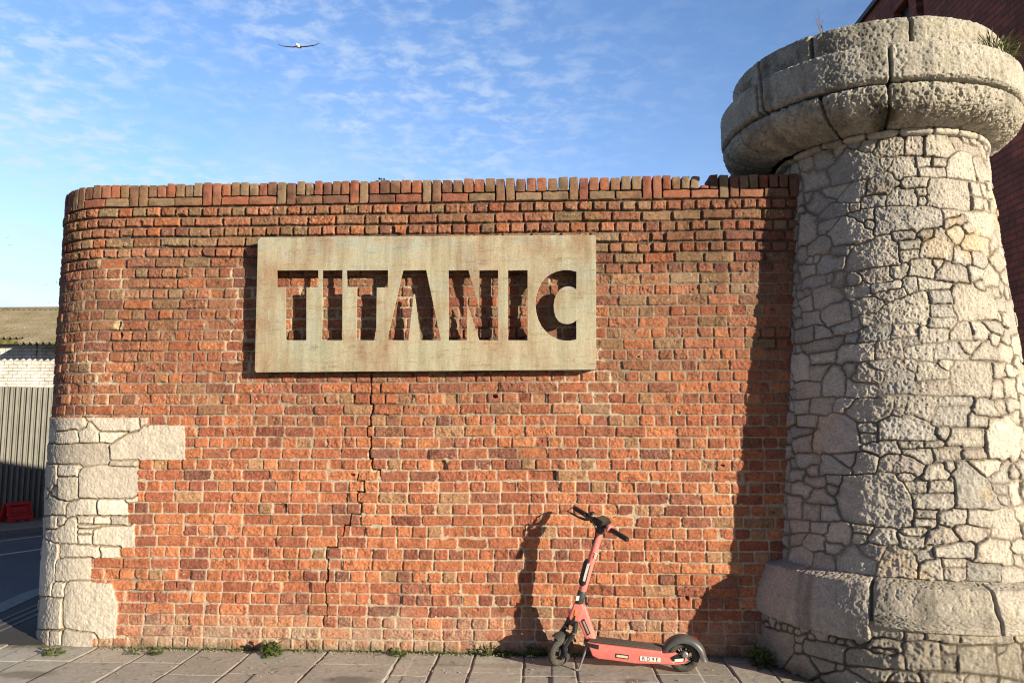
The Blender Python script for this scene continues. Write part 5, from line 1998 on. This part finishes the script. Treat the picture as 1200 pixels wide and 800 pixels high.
def leaf_tuft(name, c, rad_, h_, n, seed, label, cat='weed', group=None, lw=.012, ll=.05, mat=None, stems=0, up=.5):
    r = random.Random(seed)
    bm = bmesh.new()
    for k in range(n):
        a = r.uniform(0, 2 * math.pi)
        rr_ = rad_ * math.sqrt(r.random()) * .8
        z0 = h_ * r.random() ** 1.4 * .8
        p = Vector((math.cos(a) * rr_, math.sin(a) * rr_ * .6, z0))
        d = Vector((math.cos(a) * r.uniform(.4, 1), math.sin(a) * r.uniform(.4, 1), r.uniform(-.1, 1.0) * up * 2)).normalized()
        L = ll * r.uniform(.5, 1.25)
        w_ = lw * r.uniform(.6, 1.2)
        sd3 = d.cross(Vector((0, 0, 1)))
        if sd3.length < .01:
            sd3 = Vector((1, 0, 0))
        sd3 = (sd3.normalized() + Vector((0, 0, r.uniform(-.5, .5)))).normalized()
        nrm_ = d.cross(sd3)
        m1 = p + d * L * .5 + nrm_ * L * .08
        e = p + d * L - Vector((0, 0, L * .22))
        vv = [bm.verts.new(x_) for x_ in (p, p + d * L * .28 + sd3 * w_ * .75, m1 + sd3 * w_, e, m1 - sd3 * w_, p + d * L * .28 - sd3 * w_ * .75)]
        bm.faces.new((vv[0], vv[1], vv[2], vv[4], vv[5]))
        bm.faces.new((vv[2], vv[3], vv[4]))
    o = obj_bm(name, bm, mat or M_LEAF)
    o.location = c
    if stems:
        bm = bmesh.new()
        for k in range(stems):
            a = r.uniform(0, 6.28)
            L = h_ * r.uniform(.8, 1.5)
            e = Vector((math.cos(a) * L * r.uniform(.1, .6), math.sin(a) * L * .3, L))
            tube(bm, [(0, 0, 0), e * .5 + Vector((0, 0, L * .06)), e], [.0022, .0017, .0010], 5)
        obj_bm('stalk', bm, M_DRY, o)
    tag(o, label, cat, group)
    return o


def foot_pt(x_, y_):
    p = on_ground(x_, y_)
    return (p[0], min(p[1], -.028), 0.0)


WEEDS = [
    ('weed', 318, 768, .065, .10, 130, 'largest bushy green weed at the wall foot, right of the white stone corner', .017, .055),
    ('weed', 62, 765, .075, .045, 60, 'flat leafy weed at the foot of the white stone corner', .012, .055),
    ('weed', 184, 766, .055, .040, 60, 'low green weed clump at the wall foot just right of the white corner stones', .012, .035),
    ('weed', 156, 766, .04, .03, 34, 'small low weed touching the right end of the white corner stones', .008, .035),
    ('weed', 467, 768, .055, .05, 60, 'small green weed at the wall foot midway between the large bushy weed and the scooter', .012, .036),
    ('weed', 571, 766, .10, .07, 90, 'straggling weed at the wall foot in the shadow of the scooter', .008, .05),
    ('weed', 591, 768, .05, .05, 50, 'small weed in the scooter shadow beside the straggling weed', .010, .035),
    ('weed', 628, 767, .075, .07, 70, 'weed with broad leaves behind the front wheel of the scooter', .015, .05),
    ('weed', 887, 776, .10, .13, 110, 'dark leafy weed in the corner between brick wall and stone tower', .016, .07),
]
for i, (nm, x_, y_, r_, h2, n_, lbl, lw_, ll_) in enumerate(WEEDS):
    p = foot_pt(x_, y_)
    if i == 1:
        p = on_ground(62, 766)
        p = (p[0], p[1], .0)
    if i == 8:
        p = (1.485, -.16, 0)
    leaf_tuft(nm, p, r_, h2, n_, 50 + i, lbl, 'weed', 'weeds along the foot of the wall', lw_, ll_, stems=(4 if i in (5, 8, 1) else 0), up=.6 if h2 > .05 else .25)
# tiny green growth along the joint between wall and pavement
r = random.Random(5)
bm = bmesh.new()
for k in range(1500):
    x_ = r.choice([r.uniform(-3.3, 1.4), r.gauss(-2.2, .5), r.gauss(-.6, .5), r.gauss(.1, .3)])
    if not -3.3 < x_ < 1.4:
        continue
    y_ = -.022 - abs(r.gauss(0, .014))
    L = r.uniform(.008, .024)
    a = r.uniform(0, 6.28)
    d = Vector((math.cos(a) * .7, math.sin(a) * .7, r.uniform(.3, 1))) * L
    s_ = Vector((-math.sin(a), math.cos(a), 0)) * L * .3
    p = Vector((x_, y_, .002))
    bm.faces.new([bm.verts.new(q) for q in (p - s_ * .5, p + s_ * .5, p + d * .6 + s_, p + d, p + d * .6 - s_)])
mg = obj_bm('ground_growth', bm, M_LEAF)
bm = bmesh.new()
for k in range(900):
    x_ = r.uniform(-3.4, 1.6)
    y_ = -.025 - abs(r.gauss(0, .03)) if r.random() < .8 else r.uniform(-.6, 0)
    q_ = r.uniform(.0015, .0055)
    bmesh.ops.create_icosphere(bm, subdivisions=1, radius=q_, matrix=Matrix.Translation((x_, y_, .004 + q_ * .3)) @ Matrix.Diagonal((1, r.uniform(.6, 1.3), .7, 1)))
gr_ = obj_bm('grit', bm, plain_mat('grit_stone', (.34, .30, .24), .9, var=.6, scale=90))
gr_['kind'] = 'stuff'
tag(gr_, 'fine grit and crumbs of mortar lying along the foot of the wall', 'grit')
mg['kind'] = 'stuff'
tag(mg, 'thin line of moss and seedlings along the joint of wall and pavement', 'moss')
# grass on the tower's cap
pR = on_cyl(1168, 50, CX2, CY2, lambda z: 1.0)[0]
for i, (a_, lbl, n_, h2) in enumerate(((33, 'green grass tuft on the right shoulder of the tower cap', 120, .10), (43, 'dry grass tuft at the right edge of the tower cap', 90, .12), (-76, 'thin dry stalks on the left shoulder of the tower cap', 14, .10))):
    t = rad(a_)
    q = (CX2 + 1.02 * math.sin(t), CY2 - 1.02 * math.cos(t), 4.205)
    leaf_tuft('grass_tuft', q, .12 if i < 2 else .03, h2, n_, 80 + i, lbl, 'grass', 'grass growing on top of the tower', .004, .11, M_LEAF if i == 0 else M_DRY if i == 2 else M_LEAF, stems=(10, 16, 5)[i], up=.7)
t = rad(-38)
leaf_tuft('grass_tuft', (CX2 + .90 * math.sin(t), CY2 - .90 * math.cos(t), 4.45), .02, .14, 8, 90, 'tall bare dry stalks on the crown of the tower', 'grass', 'grass growing on top of the tower', .003, .06, M_DRY, stems=4, up=.8)
for i, (x_, lbl) in enumerate(((446, 'small green tuft on the wall coping above the sign'), (474, 'sparse dry sprig on the wall coping above the sign'))):
    p = on_wall(x_, 215, .06)
    leaf_tuft('grass_tuft', (p[0], .06, 3.575), .05, .05, (60, 14)[i], 95 + i, lbl, 'grass', 'tufts on the wall coping', .008, .03, (M_LEAF, M_DRY)[i], stems=3, up=.5)

# ================================================================== BIRDS
M_BW = plain_mat('gull_white', (.72, .68, .60), .8, var=.08)
M_BG = plain_mat('gull_grey', (.20, .165, .13), .8, var=.2)
M_BK = plain_mat('gull_black', (.02, .018, .02), .7)


def gull(loc, span, label, rz=0.0, roll=0.0, flap=0.0, pitch=0.0):
    o = empty('gull', loc, rz)
    o.rotation_euler = (pitch, roll, rz)
    h = span / 2
    bm = bmesh.new()
    bl = span * .30
    tube(bm, [(0, bl * .62, -.01 * span), (0, bl * .45, 0), (0, bl * .2, .0), (0, -bl * .1, 0), (0, -bl * .36, .012 * span), (0, -bl * .50, .016 * span), (0, -bl * .60, .008 * span), (0, -bl * .72, .0)],
         [span * .006, span * .022, span * .045, span * .052, span * .034, span * .030, span * .020, span * .003], 12)
    obj_bm('body', bm, M_BW, o, smooth=True, angle=60)
    bm = bmesh.new()
    tv = [bm.verts.new(p) for p in ((-.018 * span, bl * .5, .004 * span), (.018 * span, bl * .5, .004 * span), (.05 * span, bl * .85, -.012 * span), (0, bl * .9, -.014 * span), (-.05 * span, bl * .85, -.012 * span))]
    bm.faces.new(tv)
    t_ = obj_bm('tail', bm, M_BG, o)
    t_.modifiers.new('thickness', 'SOLIDIFY').thickness = .006 * span
    for sg_ in (-1, 1):
        pts = [(.03, .0, .0), (.12, .0, -.012 - flap), (.22, -.03, -.008 - flap), (.32, -.01, .006), (.42, .04, .030 + flap), (.50, .09, .075 + flap)]
        ch = [.13, .125, .115, .095, .06, .006]
        bm = bmesh.new()
        up_, dn_ = [], []
        for (a_, b2, c2), w_ in zip(pts, ch):
            th_ = .012 * span * (1 - a_) + .001
            up_.append([bm.verts.new((sg_ * a_ * span, (b2 - w_ * .35) * span, c2 * span + th_ * .3)), bm.verts.new((sg_ * a_ * span, (b2) * span, c2 * span + th_)), bm.verts.new((sg_ * a_ * span, (b2 + w_ * .65) * span, c2 * span - .006 * span))])
            dn_.append(bm.verts.new((sg_ * a_ * span, b2 * span, c2 * span - th_ * .5)))
        for i in range(5):
            u0, u1 = up_[i], up_[i + 1]
            bm.faces.new((u0[0], u0[1], u1[1], u1[0]))
            bm.faces.new((u0[1], u0[2], u1[2], u1[1]))
            bm.faces.new((u0[0], u1[0], dn_[i + 1], dn_[i]))
            bm.faces.new((u0[2], dn_[i], dn_[i + 1], u1[2]))
        for f in bm.faces:
            if abs(f.calc_center_median().x) > .40 * span:
                f.material_index = 1
        obj_bm('wing', bm, [M_BG, M_BK], o, smooth=True, angle=60)
    tag(o, label, 'bird', 'birds in the sky')
    return o


def sky_pt(x_, y_, d_):
    v = pray(x_, y_)
    return tuple(CAM + v * d_)


gull(sky_pt(349.5, 54.5, 22), 1.22, 'large gull gliding in the sky above the sign, wings spread', rz=rad(6), roll=rad(-3), pitch=rad(20))
for i, (x_, y_, d_, lbl) in enumerate(((8, 278, 120, 'tiny distant bird high over the white shed, the higher of two together'), (12, 287, 120, 'tiny distant bird high over the white shed, the lower of two together'),
                                       (55, 334, 130, 'tiny distant bird beside the rounded wall end, highest of four over the shed roof'), (66, 331, 120, 'tiny distant bird closest to the rounded wall end'),
                                       (57, 355, 130, 'tiny distant bird low over the shed roof ridge near the wall'), (36, 361, 140, 'tiny distant bird skimming the shed roof ridge'), (275, 33, 170, 'tiny distant bird left of the large gull'),
                                       (772, 17, 190, 'tiny distant bird high in the sky left of the tower'), (820, 37, 190, 'tiny distant bird closest to the tower cap'))):
    gull(sky_pt(x_, y_, d_), .75, lbl, rz=rad(20 + 37 * i), roll=rad(-18 + 9 * i), flap=.04)
